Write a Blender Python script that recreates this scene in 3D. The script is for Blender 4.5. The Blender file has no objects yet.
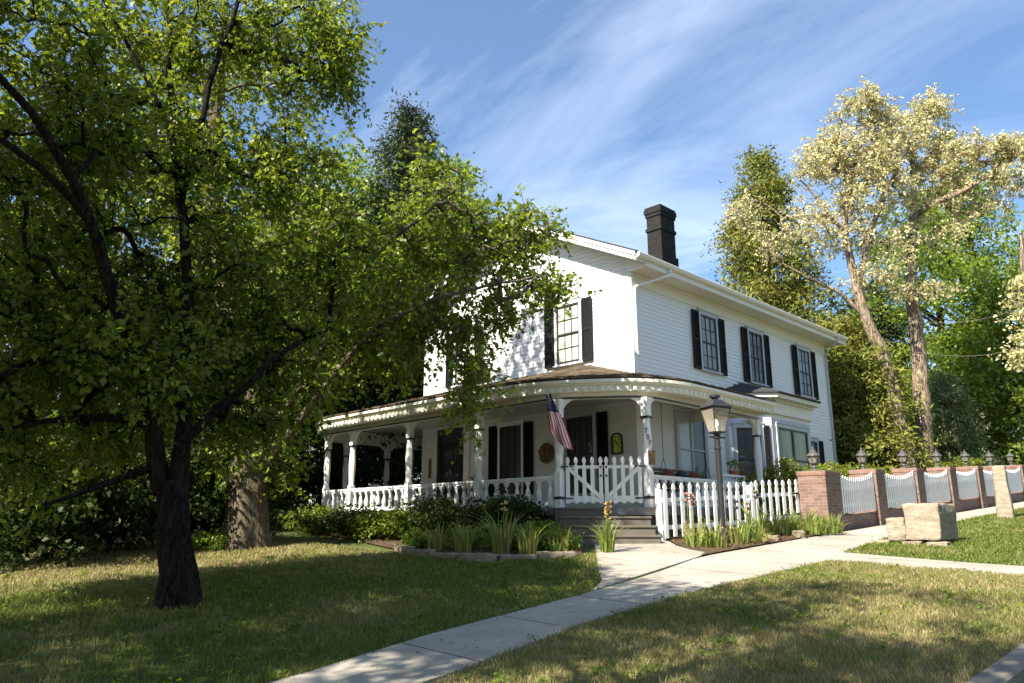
import bpy, bmesh, math, random
import numpy as np
from math import sin, cos, tan, pi, radians, atan2, sqrt, floor, hypot
from mathutils import Vector, Matrix
SC = bpy.context.scene
COL = SC.collection
rnd = random.Random(7)
# ------------------------------------------------------------------ camera
FPX = 767.0; PITCH = radians(13.7)
cam = bpy.data.cameras.new('camera'); camo = bpy.data.objects.new('camera', cam); COL.objects.link(camo)
cam.sensor_width = 36.0; cam.lens = FPX/1024*36.0; cam.clip_start = .05; cam.clip_end = 3000
camo.location = (0, 0, 0); camo.rotation_euler = (pi/2+PITCH, 0, 0)
SC.camera = camo
# ------------------------------------------------------------------ sky, sun, exposure
A = radians(45.2); SA, CA = sin(A), cos(A)          # house axes: u runs along the side wall, v along the front
SUN_EL = radians(43); SUN_TURN = radians(1.5)
_h = (SA*cos(SUN_TURN)+CA*sin(SUN_TURN), CA*cos(SUN_TURN)-SA*sin(SUN_TURN))   # horizontal travel of the light
TRAVEL = Vector((_h[0]*cos(SUN_EL), _h[1]*cos(SUN_EL), -sin(SUN_EL)))
sun = bpy.data.lights.new('sun', 'SUN'); suno = bpy.data.objects.new('sun', sun); COL.objects.link(suno)
sun.energy = 5.0; sun.angle = radians(.53); sun.color = (1.0, .91, .77)
suno.rotation_euler = TRAVEL.to_track_quat('-Z', 'Y').to_euler()
wd = bpy.data.worlds.new('World'); SC.world = wd; wd.use_nodes = True
nt = wd.node_tree; N = nt.nodes; L = nt.links; N.clear()
def wn(t, **k):
    n = N.new(t)
    for a, b in k.items(): setattr(n, a, b)
    return n
sky = wn('ShaderNodeTexSky'); sky.sky_type = 'NISHITA'; sky.sun_disc = False
sky.sun_elevation = SUN_EL; sky.sun_rotation = atan2(-_h[0], -_h[1]) % (2*pi)
sky.air_density = 1.0; sky.dust_density = .5; sky.ozone_density = 3.0
tc = wn('ShaderNodeTexCoord'); sep = wn('ShaderNodeSeparateXYZ'); L.new(tc.outputs['Generated'], sep.inputs[0])
def wm(op, a, b=None):
    n = wn('ShaderNodeMath', operation=op)
    for i, q in enumerate((a, b)):
        if q is None: continue
        if isinstance(q, (int, float)): n.inputs[i].default_value = q
        else: L.new(q, n.inputs[i])
    return n.outputs[0]
zc = wm('ADD', wm('MAXIMUM', sep.outputs[2], 0.0), .12)
px = wm('DIVIDE', sep.outputs[0], zc); py = wm('DIVIDE', sep.outputs[1], zc)
cmb = wn('ShaderNodeCombineXYZ')
ra = radians(38)
xr = wm('ADD', wm('MULTIPLY', px, cos(ra)), wm('MULTIPLY', py, -sin(ra)))
yr = wm('ADD', wm('MULTIPLY', px, sin(ra)), wm('MULTIPLY', py, cos(ra)))
L.new(wm('MULTIPLY', xr, .7), cmb.inputs[0]); L.new(wm('MULTIPLY', yr, 1.9), cmb.inputs[1])
no = wn('ShaderNodeTexNoise'); no.inputs['Scale'].default_value = .62; no.inputs['Detail'].default_value = 8
no.inputs['Roughness'].default_value = .62; no.inputs['Distortion'].default_value = .9
L.new(cmb.outputs[0], no.inputs['Vector'])
cr = wn('ShaderNodeValToRGB'); cr.color_ramp.elements[0].position = .47; cr.color_ramp.elements[0].color = (.08, .08, .08, 1)
cr.color_ramp.elements[1].position = .78; cr.color_ramp.elements[1].color = (.62, .62, .62, 1)
L.new(no.outputs[0], cr.inputs[0])
mx = wn('ShaderNodeMix', data_type='RGBA'); L.new(cr.outputs[0], mx.inputs[0]); hsv = wn('ShaderNodeHueSaturation'); hsv.inputs['Saturation'].default_value = 1.2; L.new(sky.outputs[0], hsv.inputs['Color']); L.new(hsv.outputs[0], mx.inputs[6])
mx.inputs[7].default_value = (7.6, 8.4, 9.8, 1)
bg = wn('ShaderNodeBackground'); bg.inputs[1].default_value = .078; L.new(mx.outputs[2], bg.inputs[0])
ow = wn('ShaderNodeOutputWorld'); L.new(bg.outputs[0], ow.inputs[0])
SC.view_settings.view_transform = 'Standard'; SC.view_settings.look = 'None'; SC.view_settings.gamma = 1
SC.view_settings.exposure = 1.42; SC.view_settings.use_curve_mapping = False
SC.render.engine = 'CYCLES'
SC.cycles.max_bounces = 8; SC.cycles.diffuse_bounces = 4; SC.cycles.transmission_bounces = 5; SC.cycles.glossy_bounces = 3
SC.cycles.transparent_max_bounces = 6
SC.cycles.use_denoising = True

# ------------------------------------------------------------------ coordinates
UX = np.array([SA, CA, 0.]); VX = np.array([-CA, SA, 0.]); FROT = pi/2-A
def W(u, v, z=0.): return Vector((u*SA-v*CA, u*CA+v*SA, z))
def UV(x, y): return (x*SA+y*CA, -x*CA+y*SA)
def sstep(a, b, x): t = np.clip((x-a)/(b-a), 0, 1); return t*t*(3-2*t)
def softclamp(x, lo, hi): return np.clip(np.asarray(x, float), lo, hi)
def gz(u, v):
    u = np.asarray(u, float); v = np.asarray(v, float)
    return -1.6+.063*softclamp(u, -25, 70)+.04*softclamp(v, -20, 26)+.08*sstep(6.5, 10, v)
def RAY(x, y):
    cx, cy = (x-512)/FPX, -(y-341.5)/FPX
    return Vector((cx, cos(PITCH)-cy*sin(PITCH), sin(PITCH)+cy*cos(PITCH)))
def AT(x, y, d):                                     # point seen at pixel x, y at forward distance d
    r = RAY(x, y); return r*(d/r.y)

# ------------------------------------------------------------------ mesh builder
class MB:
    def __init__(s): s.v = []; s.f = []; s.m = []; s.mi = 0
    def face(s, pts):
        k = len(s.v); s.v += [tuple(p) for p in pts]; s.f.append(tuple(range(k, k+len(pts)))); s.m.append(s.mi)
    def prism(s, poly, z0, z1):
        k = len(s.v); n = len(poly)
        s.v += [(p[0], p[1], z0) for p in poly]+[(p[0], p[1], z1) for p in poly]
        s.f.append(tuple(range(k+n-1, k-1, -1))); s.f.append(tuple(range(k+n, k+2*n)))
        for i in range(n): j = (i+1) % n; s.f.append((k+i, k+j, k+n+j, k+n+i))
        s.m += [s.mi]*(n+2)
    def box(s, x0, x1, y0, y1, z0, z1):
        if x1 < x0: x0, x1 = x1, x0
        if y1 < y0: y0, y1 = y1, y0
        if z1 < z0: z0, z1 = z1, z0
        s.prism([(x0, y0), (x1, y0), (x1, y1), (x0, y1)], z0, z1)
    def xprism(s, poly, o, ax, ay, an, t):            # polygon in plane (o, ax, ay) extruded t along an
        o, ax, ay, an = Vector(o), Vector(ax), Vector(ay), Vector(an)
        k = len(s.v); n = len(poly)
        a = [o+ax*p[0]+ay*p[1] for p in poly]; b = [q+an*t for q in a]
        s.v += [tuple(q) for q in a+b]
        s.f.append(tuple(range(k+n-1, k-1, -1))); s.f.append(tuple(range(k+n, k+2*n)))
        for i in range(n): j = (i+1) % n; s.f.append((k+i, k+j, k+n+j, k+n+i))
        s.m += [s.mi]*(n+2)
    def beam(s, a, b, w, h, up=(0, 0, 1)):            # rectangular bar from a to b
        a, b = Vector(a), Vector(b); d = (b-a).normalized(); up = Vector(up)
        x = d.cross(up)
        if x.length < 1e-4: x = d.cross(Vector((1, 0, 0)))
        x.normalize(); y = x.cross(d)
        s.xprism([(-w/2, -h/2), (w/2, -h/2), (w/2, h/2), (-w/2, h/2)], a, x, y, d, (b-a).length)
    def tube(s, pts, rad, n=8, cap=True):
        pts = [Vector(p) for p in pts]; k = len(s.v); m = len(pts)
        if isinstance(rad, (int, float)): rad = [rad]*m
        ref = None
        for i, p in enumerate(pts):
            d = (pts[min(i+1, m-1)]-pts[max(i-1, 0)])
            d = d.normalized() if d.length > 1e-9 else Vector((0, 0, 1))
            if ref is None: ref = d.orthogonal().normalized()
            ref = ref-d*ref.dot(d)
            ref = ref.normalized() if ref.length > 1e-6 else d.orthogonal().normalized()
            q = d.cross(ref)
            for j in range(n):
                t = 2*pi*j/n; s.v.append(tuple(p+(ref*cos(t)+q*sin(t))*rad[i]))
        for i in range(m-1):
            for j in range(n):
                a = k+i*n+j; b = k+i*n+(j+1) % n
                s.f.append((a, b, b+n, a+n)); s.m.append(s.mi)
        if cap:
            s.f.append(tuple(range(k+n-1, k-1, -1))); s.f.append(tuple(range(k+(m-1)*n, k+m*n))); s.m += [s.mi]*2
    def lathe(s, c, prof, n=12, sq=False):            # prof: (r, z) from bottom to top
        k = len(s.v); m = len(prof); off = pi/4 if n == 4 else 0
        for r, z in prof:
            for j in range(n):
                t = 2*pi*j/n+off; s.v.append((c[0]+r*cos(t), c[1]+r*sin(t), c[2]+z))
        for i in range(m-1):
            for j in range(n):
                a = k+i*n+j; b = k+i*n+(j+1) % n
                s.f.append((a, b, b+n, a+n)); s.m.append(s.mi)
        s.f.append(tuple(range(k+n-1, k-1, -1))); s.f.append(tuple(range(k+(m-1)*n, k+m*n))); s.m += [s.mi]*2
    def build(s, name, mats, parent=None, off=(0, 0, 0), smooth=False, bevel=0):
        me = bpy.data.meshes.new(name)
        o = Vector(off)
        me.from_pydata([(p[0]-o.x, p[1]-o.y, p[2]-o.z) for p in s.v], [], s.f)
        if not isinstance(mats, (list, tuple)): mats = [mats]
        for q in mats: me.materials.append(q)
        if len(mats) > 1: me.polygons.foreach_set('material_index', s.m)
        if smooth: me.polygons.foreach_set('use_smooth', [True]*len(me.polygons))
        me.update()
        ob = bpy.data.objects.new(name, me); COL.objects.link(ob)
        if parent is not None: ob.parent = parent
        if bevel:
            b = ob.modifiers.new('bevel', 'BEVEL'); b.width = bevel; b.segments = 2; b.limit_method = 'ANGLE'
        return ob
def tag(o, label=None, cat=None, group=None, kind=None):
    if label: o['label'] = label
    if cat: o['category'] = cat
    if group: o['group'] = group
    if kind: o['kind'] = kind
    return o
def thing(name, label, cat, loc, rot=0., group=None, frame=True):
    o = bpy.data.objects.new(name, None); COL.objects.link(o); o.empty_display_size = .2
    o.location = loc; o.rotation_euler = (0, 0, (FROT if frame else 0)+rot)
    return tag(o, label, cat, group)
def npmesh(name, verts, quads, mat, parent=None, smooth=False):
    me = bpy.data.meshes.new(name); nv = len(verts); nf, fs = quads.shape
    me.vertices.add(nv); me.vertices.foreach_set('co', np.ascontiguousarray(verts, dtype=np.float32).ravel())
    me.loops.add(nf*fs); me.loops.foreach_set('vertex_index', np.ascontiguousarray(quads, dtype=np.int32).ravel())
    me.polygons.add(nf); me.polygons.foreach_set('loop_start', np.arange(0, nf*fs, fs, dtype=np.int32))
    if smooth: me.polygons.foreach_set('use_smooth', np.ones(nf, dtype=bool))
    me.materials.append(mat); me.update(calc_edges=True); me.validate()
    ob = bpy.data.objects.new(name, me); COL.objects.link(ob)
    if parent is not None: ob.parent = parent
    return ob

# ------------------------------------------------------------------ materials
class MT:
    def __init__(s, name):
        s.m = bpy.data.materials.new(name); s.m.use_nodes = True; s.t = s.m.node_tree; s.t.nodes.clear()
        s.out = s.n('ShaderNodeOutputMaterial'); s.co = s.n('ShaderNodeTexCoord').outputs['Object']
    def n(s, t, **k):
        q = s.t.nodes.new(t)
        for a, b in k.items(): setattr(q, a, b)
        return q
    def put(s, sock, x):
        if hasattr(x, 'is_linked'): s.t.links.new(x, sock)
        elif isinstance(x, (tuple, list)) and len(x) == 3 and sock.type == 'RGBA': sock.default_value = (*x, 1)
        else: sock.default_value = x
    def noise(s, scale, detail=4, rough=.55, vec=None, dist=0):
        q = s.n('ShaderNodeTexNoise'); q.inputs['Scale'].default_value = scale; q.inputs['Detail'].default_value = detail
        q.inputs['Roughness'].default_value = rough; q.inputs['Distortion'].default_value = dist
        s.put(q.inputs['Vector'], vec if vec is not None else s.co); return q.outputs[0]
    def ramp(s, x, stops):
        q = s.n('ShaderNodeValToRGB'); e = q.color_ramp.elements
        while len(e) < len(stops): e.new(.5)
        for i, (p, c) in enumerate(stops):
            e[i].position = p; e[i].color = (*c, 1) if isinstance(c, tuple) else (c, c, c, 1)
        s.put(q.inputs[0], x); return q.outputs[0]
    def mix(s, f, a, b, mode='MIX'):
        q = s.n('ShaderNodeMix', data_type='RGBA', blend_type=mode)
        s.put(q.inputs[0], f); s.put(q.inputs[6], a); s.put(q.inputs[7], b); return q.outputs[2]
    def math(s, op, a, b=0.):
        q = s.n('ShaderNodeMath', operation=op); s.put(q.inputs[0], a); s.put(q.inputs[1], b); return q.outputs[0]
    def mapping(s, scale=(1, 1, 1), rot=(0, 0, 0), vec=None):
        q = s.n('ShaderNodeMapping'); q.inputs['Scale'].default_value = scale; q.inputs['Rotation'].default_value = rot
        s.put(q.inputs['Vector'], vec if vec is not None else s.co); return q.outputs[0]
    def xyz(s):
        q = s.n('ShaderNodeSeparateXYZ'); s.put(q.inputs[0], s.co); return q.outputs
    def comb(s, x, y, z=0.):
        q = s.n('ShaderNodeCombineXYZ')
        for i, w in enumerate((x, y, z)): s.put(q.inputs[i], w)
        return q.outputs[0]
    def bump(s, h, strength=.4, dist=.02):
        q = s.n('ShaderNodeBump'); q.inputs['Strength'].default_value = strength; q.inputs['Distance'].default_value = dist
        s.put(q.inputs['Height'], h); return q.outputs[0]
    def pbr(s, col, rough=.6, bump=None, metal=0., spec=.5, **k):
        q = s.n('ShaderNodeBsdfPrincipled'); s.put(q.inputs['Base Color'], col); s.put(q.inputs['Roughness'], rough)
        q.inputs['Metallic'].default_value = metal; s.put(q.inputs['Specular IOR Level'], spec)
        if bump is not None: s.put(q.inputs['Normal'], bump)
        for a, b in k.items(): s.put(q.inputs[a], b)
        s.t.links.new(q.outputs[0], s.out.inputs[0]); s.b = q
        return s.m
def plain(name, col, rough=.6, var=.15, scale=6, bump=0., metal=0., spec=.5):
    t = MT(name); n = t.noise(scale, 5)
    c = t.mix(n, tuple(x*(1-var) for x in col), tuple(min(1, x*(1+var)) for x in col))
    return t.pbr(c, rough, t.bump(t.noise(scale*6, 4), .3, bump) if bump else None, metal, spec)
def leafmat(name, c0, c1, c2, trans=.35, rough=.42, spec=.35, dead=None):
    t = MT(name); g = t.n('ShaderNodeNewGeometry')
    col = t.ramp(g.outputs['Random Per Island'], ([(0, dead), (.10, dead), (.13, c0)] if dead else [(0, c0)])+[(.55, c1), (1, c2)])
    big = t.noise(.55, 2)
    col = t.mix(t.math('MULTIPLY', big, .55), col, t.mix(.5, col, c2))
    q = t.n('ShaderNodeBsdfPrincipled'); t.put(q.inputs['Base Color'], col); q.inputs['Roughness'].default_value = rough
    q.inputs['Specular IOR Level'].default_value = spec
    tr = t.n('ShaderNodeBsdfTranslucent'); hs = t.n('ShaderNodeHueSaturation'); hs.inputs['Saturation'].default_value = 1.12
    hs.inputs['Hue'].default_value = .485; hs.inputs['Value'].default_value = 1.7; t.put(hs.inputs['Color'], col); t.put(tr.inputs['Color'], hs.outputs[0])
    m = t.n('ShaderNodeMixShader'); m.inputs[0].default_value = trans
    t.t.links.new(q.outputs[0], m.inputs[1]); t.t.links.new(tr.outputs[0], m.inputs[2]); t.t.links.new(m.outputs[0], t.out.inputs[0])
    return t.m
def barkmat(name, c0, c1, sc=7.):
    t = MT(name); v = t.mapping((sc, sc, sc*.075)); n = t.noise(1.6, 7, .68, v, 1.1)
    c = t.ramp(n, [(.3, c0), (.62, c1)])
    f2 = t.noise(4.5, 4, .6, v, .8); fu = t.ramp(f2, [(.36, 0.), (.5, 1.)])
    c = t.mix(fu, tuple(x*.5 for x in c0), c)
    return t.pbr(c, .9, t.bump(t.math('ADD', n, t.math('MULTIPLY', fu, .7)), 1., .07), spec=.12)
M = {}
def mk_white():
    t = MT('white_paint'); n = t.noise(1.3, 6, .6); f = t.noise(14, 4)
    c = t.mix(t.ramp(n, [(.42, 0.), (.75, .35)]), (.80, .80, .79), (.70, .69, .65))
    c = t.mix(t.ramp(f, [(.6, 0.), (.8, .3)]), c, (.6, .58, .54)); return t.pbr(c, .5, spec=.4)
M['white'] = mk_white()
M['siding'] = plain('siding_paint', (.79, .79, .79), .55, .03, 1.2)
M['bounce_trim'] = plain('bounce_tinted_trim_paint', (.76, .73, .62), .55, .05, 3)  # white trim tinted to carry warm light bounced off the ground
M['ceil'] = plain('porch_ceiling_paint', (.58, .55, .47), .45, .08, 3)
M['grey_trim'] = plain('grey_trim_paint', (.46, .48, .52), .55, .05, 3)
M['shutter'] = plain('shutter_black_green', (.008, .0095, .0095), .65, .25, 5, spec=.2)
M['black'] = plain('black_metal', (.022, .022, .024), .4, .2, 10, spec=.5)
M['dark_sash'] = plain('dark_sash_paint', (.025, .025, .026), .5, .2, 8)
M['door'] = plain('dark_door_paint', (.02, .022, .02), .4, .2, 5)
def mk_glass(name, c0, c1, sc=(7, 7, .5)):
    t = MT(name); n = t.noise(1., 4, .6, t.mapping(sc)); c = t.ramp(n, [(.35, c0), (.65, c1)])
    return t.pbr(c, .5, None, spec=.5, **{'Coat Weight': .45, 'Coat Roughness': .03})
M['glass_dark'] = mk_glass('window_glass_dark', (.012, .014, .016), (.05, .055, .055))
M['glass_curtain'] = mk_glass('window_glass_curtain', (.42, .40, .34), (.62, .60, .52))
M['glass_blue'] = mk_glass('window_glass_blinds', (.10, .13, .16), (.26, .31, .36))
M['glass_olive'] = mk_glass('window_glass_lawn_reflection', (.09, .095, .02), (.20, .20, .06))  # sunny lawn reflection painted as olive streaks in the pane colour
M['glass_pale'] = mk_glass('window_glass_siding_reflection', (.40, .45, .48), (.50, .55, .58))  # pale reflection of the siding painted into the pane colour
def mk_shingle():
    t = MT('wood_shingle'); x, y, z = t.xyz()
    n = t.noise(1.5, 6, .6); n2 = t.noise(30, 3)
    c = t.ramp(n, [(.3, (.055, .042, .030)), (.55, (.13, .095, .06)), (.75, (.20, .16, .10))])
    c = t.mix(t.ramp(n2, [(.4, 0.), (.7, .7)]), c, (.05, .04, .03))
    return t.pbr(c, .9, t.bump(n2, .8, .04), spec=.2)
M['shingle'] = mk_shingle()
M['roof_dark'] = plain('asphalt_shingle', (.05, .05, .055), .9, .35, 18, .01, spec=.2)
M['floor_grey'] = plain('porch_grey_paint', (.14, .14, .145), .6, .2, 3, .004)
M['step'] = plain('weathered_step', (.13, .115, .095), .8, .35, 4, .006, spec=.25)
M['skirt'] = plain('stone_skirt', (.10, .10, .10), .9, .4, 5, .02)
def mk_brick(name, c0, c1, mortar, rough=.85, stain=(.12, .085, .075)):
    t = MT(name); x, y, z = t.xyz(); b = t.n('ShaderNodeTexBrick')
    t.put(b.inputs['Vector'], t.comb(t.math('ADD', x, y), z)); b.inputs['Scale'].default_value = 1.0
    b.inputs['Brick Width'].default_value = .215; b.inputs['Row Height'].default_value = .075; b.inputs['Mortar Size'].default_value = .007
    b.inputs['Mortar Smooth'].default_value = .2; b.inputs['Bias'].default_value = -.1
    b.inputs['Color1'].default_value = (*c0, 1); b.inputs['Color2'].default_value = (*c1, 1); b.inputs['Mortar'].default_value = (*mortar, 1)
    n = t.noise(6, 5); c = t.mix(t.ramp(n, [(.35, 0.), (.7, .55)]), b.outputs[0], stain)
    h = t.math('ADD', t.math('MULTIPLY', b.outputs[1], -1.), t.math('MULTIPLY', t.noise(40, 3), .35))
    return t.pbr(c, rough, t.bump(h, .8, .012), spec=.2)
M['brick'] = mk_brick('red_brick', (.17, .095, .075), (.28, .18, .145), (.27, .25, .22))
M['brick_cap'] = mk_brick('brick_cap', (.26, .125, .09), (.32, .18, .14), (.28, .25, .22))
M['brick_black'] = mk_brick('painted_black_brick', (.010, .010, .0105), (.020, .0195, .019), (.045, .042, .04), .75, (.006, .006, .006))
def mk_stone(name, c0, c1, c2):
    t = MT(name); v = t.mapping((1, 1, 3.2), (.15, .1, 0)); n = t.noise(3.2, 7, .6, v, .4); m = t.noise(24, 4)
    c = t.ramp(n, [(.3, c0), (.5, c1), (.72, c2)]); c = t.mix(t.ramp(m, [(.5, 0.), (.75, .5)]), c, tuple(x*.6 for x in c0))
    return t.pbr(c, .9, t.bump(t.math('ADD', n, t.math('MULTIPLY', m, .5)), .6, .04), spec=.2)
M['sandstone'] = mk_stone('sandstone', (.21, .175, .125), (.29, .25, .19), (.36, .325, .265))
M['edgestone'] = mk_stone('edging_stone', (.15, .125, .09), (.23, .195, .14), (.30, .26, .20))
def mk_concrete():
    t = MT('concrete'); x, y, z = t.xyz(); n = t.noise(1.1, 6, .6); f = t.noise(60, 3); s = t.noise(.35, 3)
    u = t.math('ADD', t.math('MULTIPLY', x, SA), t.math('MULTIPLY', y, CA))
    c = t.ramp(n, [(.3, (.32, .295, .25)), (.6, (.43, .40, .345)), (.8, (.50, .47, .41))])
    c = t.mix(t.ramp(f, [(.45, 0.), (.7, .25)]), c, (.24, .225, .20))
    c = t.mix(t.ramp(s, [(.42, 0.), (.62, .45)]), c, (.25, .225, .18))
    q = t.math('DIVIDE', u, 1.55); fr = t.math('FRACT', q); wn_ = t.n('ShaderNodeTexWhiteNoise', noise_dimensions='1D'); t.put(wn_.inputs['W'], t.math('FLOOR', q))
    c = t.mix(t.math('MULTIPLY', wn_.outputs[0], .28), c, (.24, .22, .185))
    j = t.math('LESS_THAN', t.math('ADD', fr, t.math('MULTIPLY', n, .008)), .018); c = t.mix(j, c, (.06, .055, .045))
    vo = t.n('ShaderNodeTexVoronoi', feature='DISTANCE_TO_EDGE'); vo.inputs['Scale'].default_value = .38
    va = t.n('ShaderNodeVectorMath', operation='ADD'); t.put(va.inputs[0], t.co); t.put(va.inputs[1], t.n('ShaderNodeTexNoise').outputs[1]); t.put(vo.inputs['Vector'], va.outputs[0])
    k = t.math('MULTIPLY', t.math('LESS_THAN', vo.outputs[0], .0022), t.math('GREATER_THAN', s, .52)); c = t.mix(t.math('MULTIPLY', k, .8), c, (.07, .065, .05))
    sp = t.noise(9, 5, .7); c = t.mix(t.ramp(sp, [(.56, 0.), (.68, .5)]), c, (.16, .14, .11))
    return t.pbr(c, .85, t.bump(t.math('SUBTRACT', f, t.math('MULTIPLY', t.math('ADD', j, k), 2.)), .35, .006), spec=.25)
M['concrete'] = mk_concrete()
M['curb'] = plain('curb_concrete', (.18, .165, .14), .85, .25, 5, .004)
M['asphalt'] = plain('asphalt', (.05, .05, .052), .9, .3, 30, .006)
def mk_lawn():
    t = MT('lawn_ground'); n = t.noise(.42, 5, .6); m = t.noise(2.6, 5, .6); f = t.noise(26, 3)
    g = t.ramp(f, [(.3, (.045, .065, .018)), (.7, (.10, .115, .035))])
    d = t.ramp(f, [(.3, (.15, .115, .06)), (.7, (.27, .22, .12))])
    x, y, z = t.xyz(); vv = t.math('SUBTRACT', t.math('MULTIPLY', y, SA), t.math('MULTIPLY', x, CA)); uu = t.math('ADD', t.math('MULTIPLY', x, SA), t.math('MULTIPLY', y, CA))
    far = t.math('MULTIPLY', t.ramp(t.math('DIVIDE', t.math('ADD', vv, t.math('MULTIPLY', t.math('SUBTRACT', m, .5), 3.)), 20.), [(.56, 0.), (.68, 1.)]), t.ramp(t.math('DIVIDE', uu, 20.), [(.40, 1.), (.5, 0.)]))
    zone = t.math('SUBTRACT', t.math('MULTIPLY', t.math('MULTIPLY', t.math('LESS_THAN', vv, 5.85), t.math('LESS_THAN', uu, 13.4)), .13), .05)
    k = t.ramp(t.math('ADD', t.math('ADD', t.math('MULTIPLY', n, .6), t.math('MULTIPLY', m, .4)), t.math('ADD', zone, t.math('MULTIPLY', far, .27))), [(.44, 0.), (.64, 1.)])
    return t.pbr(t.mix(k, g, d), .95, t.bump(f, .7, .03), spec=.1)
M['lawn'] = mk_lawn()
M['soil'] = plain('soil', (.085, .06, .042), .95, .45, 9, .03, spec=.1)
def mk_grass():
    t = MT('grass_blades'); g = t.n('ShaderNodeNewGeometry'); r = g.outputs['Random Per Island']
    gr = t.ramp(r, [(0, (.075, .125, .018)), (.6, (.14, .195, .032)), (1, (.25, .27, .07))])
    dr = t.ramp(r, [(0, (.20, .18, .06)), (.6, (.38, .33, .15)), (1, (.54, .47, .27))])
    n = t.noise(.42, 5, .6); m = t.noise(2.6, 5, .6)
    x, y, z = t.xyz(); vv = t.math('SUBTRACT', t.math('MULTIPLY', y, SA), t.math('MULTIPLY', x, CA)); uu = t.math('ADD', t.math('MULTIPLY', x, SA), t.math('MULTIPLY', y, CA))
    far = t.math('MULTIPLY', t.ramp(t.math('DIVIDE', t.math('ADD', vv, t.math('MULTIPLY', t.math('SUBTRACT', m, .5), 3.)), 20.), [(.56, 0.), (.68, 1.)]), t.ramp(t.math('DIVIDE', uu, 20.), [(.40, 1.), (.5, 0.)]))
    zone = t.math('SUBTRACT', t.math('MULTIPLY', t.math('MULTIPLY', t.math('LESS_THAN', vv, 5.85), t.math('LESS_THAN', uu, 13.4)), .13), .05)
    k = t.ramp(t.math('ADD', t.math('ADD', t.math('MULTIPLY', n, .6), t.math('MULTIPLY', m, .4)), t.math('ADD', zone, t.math('MULTIPLY', far, .27))), [(.44, .05), (.64, .9)])
    c = t.mix(k, gr, dr); q = t.n('ShaderNodeBsdfPrincipled'); t.put(q.inputs['Base Color'], c); q.inputs['Roughness'].default_value = .6
    q.inputs['Specular IOR Level'].default_value = .2
    tr = t.n('ShaderNodeBsdfTranslucent'); t.put(tr.inputs['Color'], c)
    ms = t.n('ShaderNodeMixShader'); ms.inputs[0].default_value = .4
    t.t.links.new(q.outputs[0], ms.inputs[1]); t.t.links.new(tr.outputs[0], ms.inputs[2]); t.t.links.new(ms.outputs[0], t.out.inputs[0])
    return t.m
M['grass'] = mk_grass()
M['leaf_near'] = leafmat('leaf_near', (.06, .115, .014), (.13, .195, .027), (.24, .28, .05), .45)
M['leaf_big'] = leafmat('leaf_big', (.065, .125, .015), (.135, .21, .028), (.24, .29, .05), .45)
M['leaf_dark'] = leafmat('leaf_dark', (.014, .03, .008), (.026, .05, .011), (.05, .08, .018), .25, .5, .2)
M['leaf_cedar'] = leafmat('leaf_cedar', (.07, .09, .016), (.15, .17, .03), (.25, .25, .055), .15, .6, .2)
M['leaf_conifer'] = leafmat('leaf_conifer', (.02, .035, .012), (.035, .055, .018), (.06, .08, .028), .1, .6, .2)
M['leaf_spruce'] = leafmat('leaf_spruce', (.09, .13, .05), (.17, .225, .09), (.27, .31, .15), .1, .6, .2)
M['leaf_blossom'] = leafmat('leaf_blossom', (.17, .21, .045), (.54, .50, .25), (.78, .74, .47), .35, .6, .2)
M['leaf_mid'] = leafmat('leaf_mid', (.075, .14, .02), (.14, .22, .035), (.24, .30, .06), .45)
M['leaf_lime'] = leafmat('leaf_lime', (.10, .14, .015), (.17, .21, .025), (.25, .27, .045), .4)
M['iris_leaf'] = leafmat('iris_leaf', (.09, .15, .03), (.17, .235, .05), (.30, .33, .10), .4, .45, .3, (.30, .22, .10))
M['flower_purple'] = plain('flower_purple', (.05, .025, .09), .7, .3, 20)
M['flower_rust'] = plain('flower_rust', (.24, .11, .06), .7, .3, 20)
M['flower_straw'] = plain('flower_straw', (.40, .26, .09), .7, .3, 20)
M['flower_pink'] = plain('flower_pink', (.30, .13, .12), .7, .3, 20)
M['bark_dark'] = barkmat('bark_dark', (.010, .008, .0065), (.038, .030, .024))
M['bark_grey'] = barkmat('bark_grey', (.14, .115, .085), (.27, .225, .16), 13.)
M['bark_locust'] = barkmat('bark_locust', (.20, .15, .10), (.42, .34, .25), 6)
M['bark_pale'] = barkmat('bark_pale', (.20, .19, .17), (.50, .48, .44), 9)
M['wood'] = plain('weathered_wood', (.20, .13, .07), .8, .3, 9, .004)
M['fence_dark'] = plain('old_fence_boards', (.07, .06, .05), .9, .3, 4, .004)
M['wicker'] = plain('white_wicker', (.55, .54, .50), .8, .2, 30, .006)
M['cush_blue'] = plain('blue_cushion', (.03, .045, .08), .9, .3, 15)
M['cush_red'] = plain('red_cushion', (.22, .06, .05), .9, .4, 15)
M['brass'] = plain('dull_brass', (.28, .20, .07), .5, .3, 9, metal=.6)
M['terracotta'] = plain('terracotta', (.32, .14, .08), .85, .2, 9)
def mk_lampglass():
    t = MT('lamp_glass'); n = t.noise(5, 4); return t.pbr(t.mix(n, (.48, .43, .34), (.30, .27, .22)), .25, spec=.5, Alpha=.5)
M['lampglass'] = mk_lampglass()
def mk_emit(name, col, s):
    t = MT(name); e = t.n('ShaderNodeEmission'); e.inputs[0].default_value = (*col, 1); e.inputs[1].default_value = s
    t.t.links.new(e.outputs[0], t.out.inputs[0]); return t.m
M['bulb'] = mk_emit('gas_mantle_glow', (1, .86, .62), 3.0)
def mk_mirror():
    t = MT('mirror_glass'); return t.pbr((.75, .78, .62), .04, metal=1.0)
M['mirror'] = mk_mirror()
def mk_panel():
    t = MT('painted_reflection_panel'); n = t.noise(13, 3); return t.pbr(t.ramp(n, [(.35, (.10, .13, .01)), (.5, (.42, .50, .03)), (.65, (.85, .88, .25))]), .3, spec=.4)
M['panel'] = mk_panel()  # yellow green patches painted in place of mirrored foliage
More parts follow.
